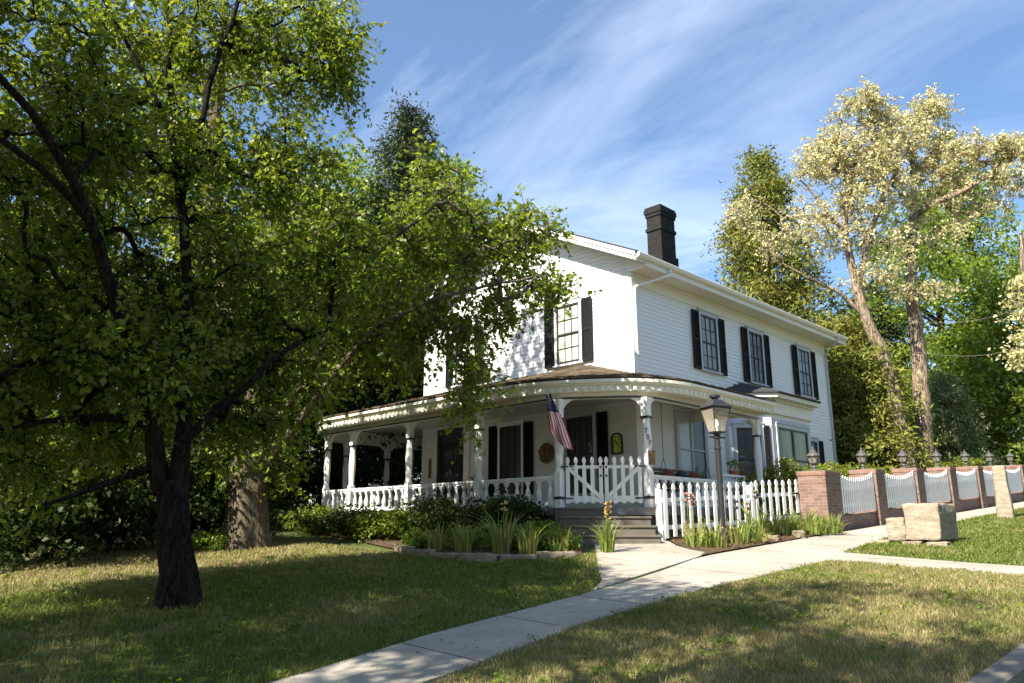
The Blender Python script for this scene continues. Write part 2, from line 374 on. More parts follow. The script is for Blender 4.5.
M['flag_red'] = plain('flag_red', (.42, .035, .04), .8, .15, 8); M['flag_white'] = plain('flag_white', (.72, .69, .66), .8, .08, 8)
M['flag_blue'] = plain('flag_blue', (.02, .03, .11), .8, .15, 8)
M['pole_pale'] = plain('pale_pole', (.6, .58, .52), .5, .1, 8)
# ================================================================== the ground
def arange_nonuni(lo, hi, fine_lo, fine_hi, step, extra=()):
    a = list(np.arange(fine_lo, fine_hi+1e-6, step)); x = fine_hi; s = step
    while x < hi: s *= 1.25; x += s; a.append(x)
    x = fine_lo; s = step
    while x > lo: s *= 1.25; x -= s; a.append(x)
    return np.array(sorted(set(np.round(a+list(extra), 4))))
CURB0, CURB1 = 1.76, 1.93
def terr(u, v):
    z = gz(u, v); v = np.asarray(v, float)
    return np.where(v < CURB0+.001, z-.14, z)
def make_ground():
    us = arange_nonuni(-400, 700, -12, 62, .9); vs = arange_nonuni(-500, 600, -6, 30, .6, (CURB0, CURB0+.004))
    U, V = np.meshgrid(us, vs, indexing='ij'); Z = terr(U, V)
    X = U*SA-V*CA; Y = U*CA+V*SA
    n, m = U.shape; idx = np.arange(n*m).reshape(n, m)
    q = np.stack([idx[:-1, :-1], idx[1:, :-1], idx[1:, 1:], idx[:-1, 1:]], -1).reshape(-1, 4)
    o = npmesh('lawn', np.stack([X, Y, Z], -1).reshape(-1, 3), q, M['lawn'], smooth=False)
    tag(o, kind='structure')
make_ground()
def interp(pts, us):
    a = np.array(pts); return np.interp(us, a[:, 0], a[:, 1])
def strip(name, Lp, Rp, n, mat, dz=.02, thick=.12, par=False, kind='structure'):
    """ground strip between two edges; with par the points pair up by index along a curve"""
    mb = MB()
    def rs(P):
        P = np.array(P, float); d = np.r_[0, np.cumsum(np.hypot(*np.diff(P, axis=0).T))]
        t = np.linspace(0, d[-1], n); return np.stack([np.interp(t, d, P[:, 0]), np.interp(t, d, P[:, 1])], -1)
    if par: Lq, Rq = rs(Lp), rs(Rp)
    else:
        us = np.linspace(Lp[0][0], Lp[-1][0], n)
        Lq = np.stack([us, interp(Lp, us)], -1); Rq = np.stack([us, interp(Rp, us)], -1)
    m = 5; top = []
    for i in range(n):
        for j in range(m):
            p = Lq[i]+(Rq[i]-Lq[i])*(j/(m-1)); top.append(W(p[0], p[1], float(gz(p[0], p[1]))+dz))
    k = len(top); bot = [Vector((p.x, p.y, p.z-thick)) for p in top]
    mb.v = [tuple(p) for p in top+bot]
    for i in range(n-1):
        for j in range(m-1):
            a = i*m+j; mb.f.append((a, a+1, a+m+1, a+m))
        for j in (0, m-1):
            a = i*m+j; b = a+m; f = (a, b, b+k, a+k); mb.f.append(f if j == 0 else f[::-1])
    for i in (0, n-1):
        for j in range(m-1):
            a = i*m+j; mb.f.append((a, a+1, a+1+k, a+k))
    return tag(mb.build(name, mat), kind=kind)
SWL = [(-8, 4.3), (3.24, 5.81), (5, 6.25), (8.2, 6.72), (10, 7.05), (12.2, 7.62), (16, 7.70), (60, 7.74)]
SWR = [(-8, 3.3), (4.0, 4.93), (6.7, 5.5), (9.25, 5.72), (13.1, 5.74), (14.6, 6.05), (18.1, 6.5), (26, 6.75), (60, 6.8)]
strip('sidewalk', SWL, SWR, 90, M['concrete'])
FANL = [(8.15, 6.74), (8.9, 7.15), (9.64, 7.8), (11, 8.95), (12.2, 9.95), (13.0, 10.85)]
FANR = [(12.3, 7.66), (12.85, 7.85), (12.98, 8.3), (13.3, 8.8), (13.9, 9.4), (14.6, 10.0)]
strip('front_path', FANL, FANR, 30, M['concrete'], dz=.026, par=True)
strip('carriage_walk', [(13.2, 5.80), (13.15, 4), (13.2, 1.93)], [(14.55, 6.08), (14.2, 4), (14.2, 1.93)], 14, M['concrete'], dz=.018, par=True)
strip('road', [(-60, -9), (120, -9)], [(-60, CURB0-.01), (120, CURB0-.01)], 40, M['asphalt'], dz=-.132, thick=.03)
def curb():
    mb = MB(); us = np.arange(-20, 60, 2.4)
    for a in us:
        b = a+2.385; P = [(CURB0-.02, -.22), (CURB1, -.22), (CURB1, .022), (CURB0+.01, .022), (CURB0-.012, 0.)]
        A_ = [W(a, v, float(gz(a, v))+z) for v, z in P]; B_ = [W(b, v, float(gz(b, v))+z) for v, z in P]; n = len(P)
        k = len(mb.v); mb.v += [tuple(p) for p in A_+B_]; mb.f.append(tuple(range(k+n-1, k-1, -1))); mb.f.append(tuple(range(k+n, k+2*n)))
        for i in range(n): j = (i+1) % n; mb.f.append((k+i, k+j, k+n+j, k+n+i))
    mb.m = [0]*len(mb.f)
    tag(mb.build('curb', M['curb']), kind='structure')
curb()
def sheet(name, poly, mat, dz, sub=8, rough=.02):
    bm = bmesh.new(); vs = [bm.verts.new((p[0], p[1], 0)) for p in poly]; bm.faces.new(vs)
    bmesh.ops.triangulate(bm, faces=bm.faces[:])
    for _ in range(sub):
        ed = [e for e in bm.edges if e.calc_length() > .28]
        if not ed: break
        bmesh.ops.subdivide_edges(bm, edges=ed, cuts=1)
        bmesh.ops.triangulate(bm, faces=[f for f in bm.faces if len(f.verts) > 3])
    for v in bm.verts:
        u, w = v.co.x, v.co.y; edge = v.is_boundary
        v.co = W(u, w, float(gz(u, w))+dz+(0 if edge else rnd.uniform(0, rough)))
    me = bpy.data.meshes.new(name); bm.to_mesh(me); bm.free(); me.materials.append(mat)
    o = bpy.data.objects.new(name, me); COL.objects.link(o); return tag(o, kind='structure')
BEDR = [(12.35, 7.67), (12.85, 7.88), (13.0, 8.35), (13.4, 8.85), (14.0, 9.45), (14.6, 10.0), (16, 9.6), (18.3, 8.9), (18.15, 7.75), (16, 7.74), (14, 7.72)]
BEDL = [(9.45, 13.0), (9.05, 11.4), (9.25, 10.2), (9.8, 9.5), (10.9, 9.2), (12.2, 10.3), (12.7, 11.2), (12.6, 20.5), (10.9, 19.5), (10.35, 16.2)]
sheet('flower_bed', BEDR, M['soil'], .035)
sheet('shrub_bed', BEDL, M['soil'], .03)
def inpoly(P, x, y):
    P = np.array(P); r = np.zeros(len(x), bool); j = len(P)-1
    for i in range(len(P)):
        xi, yi, xj, yj = *P[i], *P[j]
        c = ((yi > y) != (yj > y)) & (x < (xj-xi)*(y-yi)/(yj-yi+1e-12)+xi); r ^= c; j = i
    return r
# ================================================================== the house
HU, HV = 16.4, 11.9                 # near corner of the walls
HU2, HV2 = 28.6, 20.8
FLOOR = .44; CEIL = 3.3; SOF = 6.85; ROOFE = 7.17; RIDGE_V = (HV+HV2)/2; RSL = .49
HB = (HU, HV, FLOOR)
house = thing('house', 'white clapboard two storey farmhouse with dark shutters and wraparound porch', 'house', W(HU, HV, FLOOR))
def H(mb, name, mats, parent=None, **k):              # a part in house coordinates (u, v, z)
    return mb.build(name, mats, house if parent is None else parent, off=HB, **k)
def clap(mb, a, b, nrm, z0, z1, lim=None, exp=.118):
    """clapboards from a to b in plan; lim(z) gives the part 0..1 of the run that exists at z"""
    a, b, n = Vector((*a, 0)), Vector((*b, 0)), Vector((*nrm, 0)); z = z0
    while z < z1-.01:
        zt = min(z+exp, z1); f0, f1 = lim(z) if lim else (0, 1); g0, g1 = lim(zt) if lim else (0, 1)
        if f1-f0 < .01: break
        p = lambda f, zz, o: tuple(a+(b-a)*f+n*o+Vector((0, 0, zz)))
        q = [p(f0, z, .022), p(f1, z, .022), p(g1, zt, .009), p(g0, zt, .009)]
        mb.face(q); mb.face([p(f0, z, .0), p(f1, z, .0), q[1], q[0]]); z = zt
def gable_lim(z):
    h = max(0., (SOF-.02+ (HV-HV)+ (RIDGE_V-HV)*RSL+.42) - 0)  # apex height
    return (0, 1)
zr = lambda v: ROOFE+RSL*(min(v, HV+HV2-v)-(HV-.62))-.22   # underside of the roof at v
def walls():
    mb = MB()
    mb.box(HU+.0, HU2, HV, HV2, -.6, SOF)
    k = [(HV, SOF), (HV2, SOF), (HV2, zr(HV2)), (RIDGE_V, zr(RIDGE_V)), (HV, zr(HV))]
    for uu in (HU, HU2-.1): mb.xprism([(p[0], p[1]) for p in k], (uu, 0, 0), (0, 1, 0), (0, 0, 1), (1, 0, 0), .1)
    H(mb, 'wall', M['siding'])
    mb = MB(); clap(mb, (HU, HV2), (HU, HV), (-1, 0), FLOOR, SOF)
    def lim(z):
        d = (z-(ROOFE-.22))/RSL-.62
        d = max(d, 0)/(HV2-HV); return (d, 1-d)
    clap(mb, (HU, HV2), (HU, HV), (-1, 0), SOF, zr(RIDGE_V), lim)
    clap(mb, (HU, HV), (HU2, HV), (0, -1), -.2, SOF-.36); clap(mb, (HU2, HV2), (HU, HV2), (0, 1), -.2, SOF)
    H(mb, 'siding', M['siding'])
    for (u, v, du, dv) in ((HU, HV, 1, 1), (HU, HV2, 1, -1), (HU2, HV, -1, 1)):
        mb = MB()
        mb.prism([(u-.035*du, v-.035*dv), (u+.14*du, v-.035*dv), (u+.14*du, v+.0*dv), (u, v), (u, v+.14*dv), (u-.035*du, v+.14*dv)][::1 if du*dv > 0 else -1], -.3, SOF-.02)
        H(mb, 'corner_board', M['white'])
    mb = MB(); mb.box(HU+.15, HU2-.15, HV-.045, HV, SOF-.36, SOF-.02); mb.box(HU+.15, HU2-.15, HV-.075, HV-.045, SOF-.12, SOF-.02)
    H(mb, 'frieze_board', M['bounce_trim'])
    mb = MB(); mb.box(HU-.03, HU2, HV-.03, HV2+.02, -1.2, -.25); H(mb, 'foundation', M['skirt'])
walls()
OU0, OU1 = HU-.6, HU2+.62                              # roof overhang at the two gables
def roof():
    mb = MB()
    for s in (0, 1):
        P = [(HV-.66, ROOFE-.02), (RIDGE_V, ROOFE+RSL*(RIDGE_V-HV+.62)), (RIDGE_V, ROOFE+RSL*(RIDGE_V-HV+.62)-.05), (HV-.66, ROOFE-.07)]
        if s: P = [(HV+HV2-p[0], p[1]) for p in P][::-1]
        mb.xprism(P, (OU0-.03, 0, 0), (0, 1, 0), (0, 0, 1), (1, 0, 0), OU1-OU0+.06)
    r = H(mb, 'main_roof', M['roof_dark'])
    for s in (0, 1):                                  # rake boards with a stepped crown
        mb = MB()
        for (uu, t, d0, d1) in ((OU0, .05, -.055, -.28), (OU0-.035, .034, -.055, -.16), (OU1-.05, .05, -.055, -.3)):
            P = [(HV-.62, ROOFE+d1), (RIDGE_V, ROOFE+RSL*(RIDGE_V-HV+.62)+d1), (RIDGE_V, ROOFE+RSL*(RIDGE_V-HV+.62)+d0), (HV-.62, ROOFE+d0)]
            if s: P = [(HV+HV2-p[0], p[1]) for p in P][::-1]
            mb.xprism(P, (uu, 0, 0), (0, 1, 0), (0, 0, 1), (1, 0, 0), t)
        H(mb, 'rake_board', M['white'])
    mb = MB()
    for s in (0, 1):                                  # sloped soffit under the rakes
        P = [(HV-.6, ROOFE-.26), (RIDGE_V, ROOFE+RSL*(RIDGE_V-HV+.62)-.26), (RIDGE_V, ROOFE+RSL*(RIDGE_V-HV+.62)-.22), (HV-.6, ROOFE-.22)]
        if s: P = [(HV+HV2-p[0], p[1]) for p in P][::-1]
        mb.xprism(P, (OU0+.055, 0, 0), (0, 1, 0), (0, 0, 1), (1, 0, 0), OU1-OU0-.11)
    H(mb, 'rake_soffit', M['white'])
    mb = MB(); mb.box(HU-.12, OU1-.06, HV-.60, HV-.002, SOF-.015, SOF+.015); mb.box(OU0+.06, OU1-.06, HV2+.002, HV2+.6, SOF-.015, SOF+.015)
    H(mb, 'soffit', M['bounce_trim'])
    mb = MB(); mb.xprism([(HV-.63, SOF-.03), (HV+.0, SOF-.03), (HV, zr(HV)-.045), (HV-.63, zr(HV-.63)-.045)], (HU-.145, 0, 0), (0, 1, 0), (0, 0, 1), (1, 0, 0), .023); H(mb, 'eave_return', M['white'])
    mb = MB(); mb.prism([(HU-.12, HV-.63), (OU1-.05, HV-.63), (OU1-.05, HV-.60), (HU-.12, HV-.60)], SOF-.03, ROOFE-.06); mb.box(OU0+.05, HU-.12, HV-.63, HV-.60, SOF+.10, ROOFE-.06); mb.box(OU0+.05, OU1-.05, HV2+.6, HV2+.63, SOF-.03, ROOFE-.06)
    H(mb, 'fascia_board', M['bounce_trim'])
    mb = MB()                                         # gutter trough along the eave
    pr = [(-.005, .13), (-.11, .13), (-.12, .115), (-.10, .04), (-.06, 0.), (-.005, 0.)]
    mb.xprism([(p[0], p[1]) for p in pr], (OU0+.02, HV-.63, SOF+.12), (0, 1, 0), (0, 0, 1), (1, 0, 0), OU1-OU0-.04)
    H(mb, 'gutter', M['bounce_trim'])
    mb = MB(); mb.tube([(HU+.9, HV-.69, SOF+.1), (HU+.9, HV-.69, SOF-.05), (HU+.10, HV-.08, SOF-.42), (HU+.06, HV-.075, SOF-.6), (HU+.06, HV-.075, 4.62), (HU+.06, HV-.13, 4.5)], .038, 8)
    H(mb, 'downspout', M['white'], smooth=True)
    mb = MB(); mb.tube([(HU2-.3, HV-.69, SOF+.1), (HU2-.3, HV-.69, SOF), (HU2-.06, HV-.09, SOF-.42), (HU2-.04, HV-.09, SOF-.7), (HU2-.04, HV-.09, .3)], .04, 8)
    H(mb, 'downspout', M['grey_trim'], smooth=True)
    # chimney
    mb = MB(); u0, u1, v0, v1 = 21.16, 22.02, 14.0, 14.58
    zb = 7.9
    mb.box(u0, u1, v0, v1, zb, 10.62)
    for z0, z1, e in ((10.08, 10.2, .04), (10.62, 10.74, .035), (10.74, 10.90, .065), (10.90, 10.98, .04)): mb.box(u0-e, u1+e, v0-e, v1+e, z0, z1)
    mb.box(u1, u1+.22, v0+.05, v1-.05, zb, 9.25)
    c = H(mb, 'chimney', M['brick_black'], r); return r
main_roof = roof()
# ---- windows: local frame of a wall: origin on the wall, ax along it, nrm outwards
def window(P0, ax, nrm, w, z0, z1, mats, cols=3, rows=2, shut=(1, 1), trim='white', shw=.36, parent=None, sash='dark_sash', trimw=.09, double=False, name='window', dmir=1):
    ax, nr, up = Vector((*ax, 0)), Vector((*nrm, 0)), Vector((0, 0, 1)); O = Vector((*P0, 0))
    def bx(mb, a0, a1, b0, b1, d0, d1):
        mb.xprism([(a0, b0), (a1, b0), (a1, b1), (a0, b1)], O+nr*d0, ax, up, nr, d1-d0)
    par = house if parent is None else parent
    mb = MB(); t = trimw
    bx(mb, -w/2-t, -w/2, z0-.02, z1, .0, .055); bx(mb, w/2, w/2+t, z0-.02, z1, .0, .055)
    bx(mb, -w/2-t-.02, w/2+t+.02, z1, z1+t+.03, .0, .062); bx(mb, -w/2-t-.04, w/2+t+.04, z1+t+.03, z1+t+.06, .0, .09)
    bx(mb, -w/2-t-.05, w/2+t+.05, z0-.07, z0-.02, .0, .10)
    wi = mb.build(name, M[trim], par, off=HB)
    k = 2 if double else 1; ww = w/k
    for q in range(k):
        c = -w/2+ww*(q+.5)
        mb = MB(); s = .045
        if k == 2: s = .05
        bx(mb, c-ww/2, c-ww/2+s, z0, z1, .01, .045); bx(mb, c+ww/2-s, c+ww/2, z0, z1, .01, .045)
        bx(mb, c-ww/2+s, c+ww/2-s, z0-.018, z0+s+.02, .01, .045); bx(mb, c-ww/2+s, c+ww/2-s, z1-s, z1-.001, .01, .045)
        zm = (z0+z1)/2; bx(mb, c-ww/2+s, c+ww/2-s, zm-.025, zm+.025, .01, .05)
        x0, x1 = c-ww/2+s, c+ww/2-s
        for a, b in ((z0+s+.02, zm-.025), (zm+.025, z1-s)):
            for i in range(1, cols):
                x = x0+(x1-x0)*i/cols; bx(mb, x-.009, x+.009, a, b, .012, .034)
            for i in range(1, rows):
                z = a+(b-a)*i/rows; bx(mb, x0, x1, z-.009, z+.009, .013, .033)
        sa = mb.build('sash', M[sash], wi)
        sa.location = (0, 0, 0); sa.data.transform(Matrix.Translation(-Vector(HB)))
        mb = MB(); bx(mb, x0, x1, z0+.03, z1-.03, .006, .0115); pn = mb.build('pane', M[mats if isinstance(mats, str) else mats[q]], wi, off=HB)
    for sd in (-1, 1):
        if not shut[(sd+1)//2]: continue
        mb = MB(); c = sd*(w/2+t+.025+shw/2); a0, a1 = c-shw/2, c+shw/2
        zb_, zt_ = z0-.05, z1+.06
        bx(mb, a0, a0+.05, zb_, zt_, .03, .07); bx(mb, a1-.05, a1, zb_, zt_, .03, .07)
        zm = (zb_+zt_)/2
        for a, b in ((zb_, zb_+.08), (zm-.04, zm+.04), (zt_-.07, zt_)): bx(mb, a0+.05, a1-.05, a, b, .031, .069)
        for a, b in ((zb_+.08, zm-.04), (zm+.04, zt_-.07)):
            n = int((b-a)/.045)
            for i in range(n):
                z = a+(b-a)*i/n; h = (b-a)/n
                p = lambda x, zz, d: tuple(O+ax*x+up*zz+nr*d)
                mb.face([p(a0+.05, z, .062), p(a1-.05, z, .062), p(a1-.05, z+h*1.0, .040), p(a0+.05, z+h*1.0, .040)])
        bx(mb, a0+.05, a1-.05, zb_+.08, zt_-.07, .028, .036)
        mb.build('shutter', M['shutter'], wi, off=HB)
    return wi
FN = (-1, 0); FA = (0, -1)         # front wall: outward normal, along (left to right)
RN = (0, -1); RA = (1, 0)          # side wall
for vv in (14.15, 18.7): window((HU-.028, vv), FA, FN, .86, 4.62, 6.36, 'glass_curtain', 3, 2)
for uu, g in ((20.2, 'glass_blue'), (23.12, 'glass_dark'), (26.68, 'glass_blue')): window((uu, HV-.028), RA, RN, .88, 4.62, 6.30, g, 3, 2, trim='grey_trim')
window((HU-.028, 16.52), FA, FN, .92, 1.0, 3.02, 'glass_dark', 3, 3)
window((HU-.028, 13.78), FA, FN, .95, .95, 3.02, 'glass_dark', 4, 3, shut=(0, 1), trim='grey_trim', trimw=.12)
window((18.95, HV-.028), RA, RN, 1.42, 1.25, 3.05, ('glass_pale', 'glass_dark'), 1, 1, shut=(0, 0), trim='grey_trim', double=True, sash='grey_trim')
window((26.75, HV-.028), RA, RN, .72, 1.6, 3.0, 'glass_dark', 1, 1, shut=(0, 1), trim='grey_trim')
# ---- front door
def door():
    mb = MB(); v0, v1 = 20.08, 18.52
    for a, b in ((v0+.02, v0-.10), (v1+.10, v1-.16)): mb.box(HU-.1, HU-.02, a, b, FLOOR, 3.2)
    mb.box(HU-.11, HU-.02, v0+.04, v1-.18, 3.2, 3.28)
    mb2 = MB(); mb2.box(HU-.06, HU-.02, v0-.10, v1+.10, FLOOR, 3.2)
    d = H(mb2, 'door', M['door']); H(mb, 'door_frame', M['white'], d, ).matrix_parent_inverse.identity()
    mb = MB(); c = (v0+v1)/2-.06; w = .48
    for a, b in ((c+w, c+w-.11), (c-w+.11, c-w)): mb.box(HU-.085, HU-.06, a, b, FLOOR+.02, 2.62)
    for a, b in ((FLOOR+.02, .7), (1.25, 1.4), (1.9, 2.02), (2.5, 2.62)): mb.box(HU-.084, HU-.06, c-w+.11, c+w-.11, a, b)
    for a in (c+w+.10, c-w-.10): mb.box(HU-.09, HU-.06, a-.045, a+.045, FLOOR, 3.15)
    mb.box(HU-.09, HU-.06, v0-.12, v1+.12, 2.64, 2.72)
    x = mb.build('door_leaf', M['door'], d); x.data.transform(Matrix.Translation(-Vector(HB)))
    mb = MB(); mb.box(HU-.066, HU-.061, c-w+.11, c+w-.11, 1.4, 2.5); mb.box(HU-.066, HU-.061, v0-.12, v1+.12, 2.73, 3.14)
    mb.build('pane', M['glass_dark'], d, off=HB)
    mb = MB(); mb.tube([(HU-.13, c-w+.06, 1.42), (HU-.085, c-w+.06, 1.42)], .03, 8); mb.tube([(HU-.10, c, 1.85), (HU-.10, c, 1.72)], .02, 6); mb.build('handle', M['brass'], d, off=HB)
door()
# ---- bay
def bay():
    u0, u1, s, d = 21.85, 24.45, 1.0, 1.0; v = HV-d
    zb, zt = .1, 3.32
    mb = MB(); mb.prism([(u0-s, HV), (u0, v), (u1, v), (u1+s, HV)], -.5, zt+.25); b = H(mb, 'bay', M['siding'])
    n1 = Vector((-d, -s, 0)).normalized(); n2 = Vector((d, -s, 0)).normalized()
    segs = (((u0-s, HV), (u0, v), (n1.x, n1.y)), ((u0, v), (u1, v), (0, -1)), ((u1, v), (u1+s, HV), (n2.x, n2.y)))
    mb = MB()
    for a, c, n in segs: clap(mb, a, c, n, -.4, zt)
    mb.build('bay_siding', M['siding'], b, off=HB)
    mb = MB()
    for a, c, n in segs:
        a, c, n = Vector((*a, 0)), Vector((*c, 0)), Vector((*n, 0)); ax = (c-a).normalized(); Ln = (c-a).length
        mb.xprism([(-.02, 3.02), (Ln+.02, 3.02), (Ln+.02, 3.27), (-.02, 3.27)], a, ax, (0, 0, 1), n, .04)
        for x in (0.0, Ln-.12): mb.xprism([(x, -.3), (x+.12, -.3), (x+.12, 3.02), (x, 3.02)], a, ax, (0, 0, 1), n, .038)
    mb.build('bay_trim', M['grey_trim'], b, off=HB)
    window(((u0+u1)/2, v-.028), RA, RN, 2.0, 1.1, 3.0, 'glass_olive', 1, 1, shut=(0, 0), trim='grey_trim', double=True, parent=None, sash='dark_sash', name='bay_window')
    m = ((u0-s/2), HV-d/2); q = Vector((s, -d, 0)).normalized()
    window((m[0]+n1.x*.028, m[1]+n1.y*.028), (q.x, q.y), (n1.x, n1.y), .72, 1.1, 2.95, ('glass_dark'), 1, 1, shut=(0, 1), shw=.16, trim='grey_trim', name='bay_window')
    e = .42
    P = [(u0-s-e*.9, HV), (u0-e*.42, v-e), (u1+e*.42, v-e), (u1+s+e*.9, HV)]
    Q = [(u0-s*.55, HV), (u0+.25, HV-.02), (u1-.25, HV-.02), (u1+s*.55, HV)]
    mb = MB(); zl, zh = 4.02, 4.5
    for i in range(3): mb.face([(*P[i], zl), (*P[i+1], zl), (*Q[i+1], zh), (*Q[i], zh)])
    mb.prism(P, zl-.05, zl-.002)
    mb.build('bay_roof', M['roof_dark'], b, off=HB)
    mb = MB(); pi_ = [(u0-s-e*.75, HV), (u0-e*.34, v-e*.86), (u1+e*.34, v-e*.86), (u1+s+e*.75, HV)]
    mb.prism(pi_, zl-.17, zl-.052)
    pj = [(u0-s-.12, HV), (u0-.06, v-.12), (u1+.06, v-.12), (u1+s+.12, HV)]; mb.prism(pj, 3.4, zl-.172)
    for i in range(3):
        a, c = Vector((*pj[i], 0)), Vector((*pj[i+1], 0)); ax = (c-a).normalized(); n = Vector((ax.y, -ax.x, 0)); Ln = (c-a).length; k = int(Ln/.14)
        for j in range(k): mb.xprism([(j*.14+.03, zl-.27), (j*.14+.10, zl-.27), (j*.14+.10, zl-.175), (j*.14+.03, zl-.175)], a, ax, (0, 0, 1), n, .09)
    mb.build('bay_cornice', M['bounce_trim'], b, off=HB)
bay()
# ---- porch
POSTS = {'a': (13.0, 21.3), 'c': (12.9, 19.75), 'd': (12.9, 16.97), 'e': (12.9, 14.15), 'f': (12.85, 11.45), 'g': (14.02, 9.90), 'h': (19.1, 9.95), 'i': (14.6, 22.75), 'j': (16.3, 22.75), 'k': (19.6, 22.75)}
def roundpath(P, r, n=10):
    out = [Vector((*P[0], 0))]
    for i in range(1, len(P)-1):
        a, b, c = (Vector((*P[j], 0)) for j in (i-1, i, i+1)); d1 = (a-b); d2 = (c-b)
        q = min(r, d1.length*.49, d2.length*.49); s, e = b+d1.normalized()*q, b+d2.normalized()*q
        for k in range(n+1):
            t = k/n; out.append(s*(1-t)**2+b*2*t*(1-t)+e*t*t)
    out.append(Vector((*P[-1], 0))); return out
def densify(P, step=.5):
    out = [P[0]]
    for a, b in zip(P, P[1:]):
        n = max(1, int((b-a).length/step))
        for i in range(1, n+1): out.append(a+(b-a)*(i/n))
    return out
BEAM = [(20.2, 22.75), (14.0, 22.75), (12.88, 21.35), (12.88, 11.5), (14.02, 9.93), (19.1, 9.95)]
EAVE = [(20.2, 23.3), (14.1, 23.3), (12.36, 21.1), (12.36, 11.85), (14.0, 9.45), (19.15, 9.45)]
beam = densify(roundpath(BEAM, .45, 6)); eave = densify(roundpath(EAVE, 1.25, 12), .35)
def offs(path, d):
    out = []
    for i, p in enumerate(path):
        t = (path[min(i+1, len(path)-1)]-path[max(i-1, 0)]).normalized(); out.append(p+Vector((t.y, -t.x, 0))*d)
    return out
def ribbon(mb, pa, za, pb, zb_):
    for i in range(len(pa)-1):
        a, b, c, d = pa[i], pa[i+1], pb[i+1], pb[i]
        mb.face([(a.x, a.y, za), (b.x, b.y, za), (c.x, c.y, zb_), (d.x, d.y, zb_)])
def band(mb, path, o0, o1, z0, z1):                  # a solid band along a path
    p, q = offs(path, o0), offs(path, o1)
    ribbon(mb, p, z0, p, z1); ribbon(mb, q, z1, q, z0); ribbon(mb, p, z1, q, z1); ribbon(mb, q, z0, p, z0)
    for i in (0, -1): mb.face([(p[i].x, p[i].y, z0), (p[i].x, p[i].y, z1), (q[i].x, q[i].y, z1), (q[i].x, q[i].y, z0)])
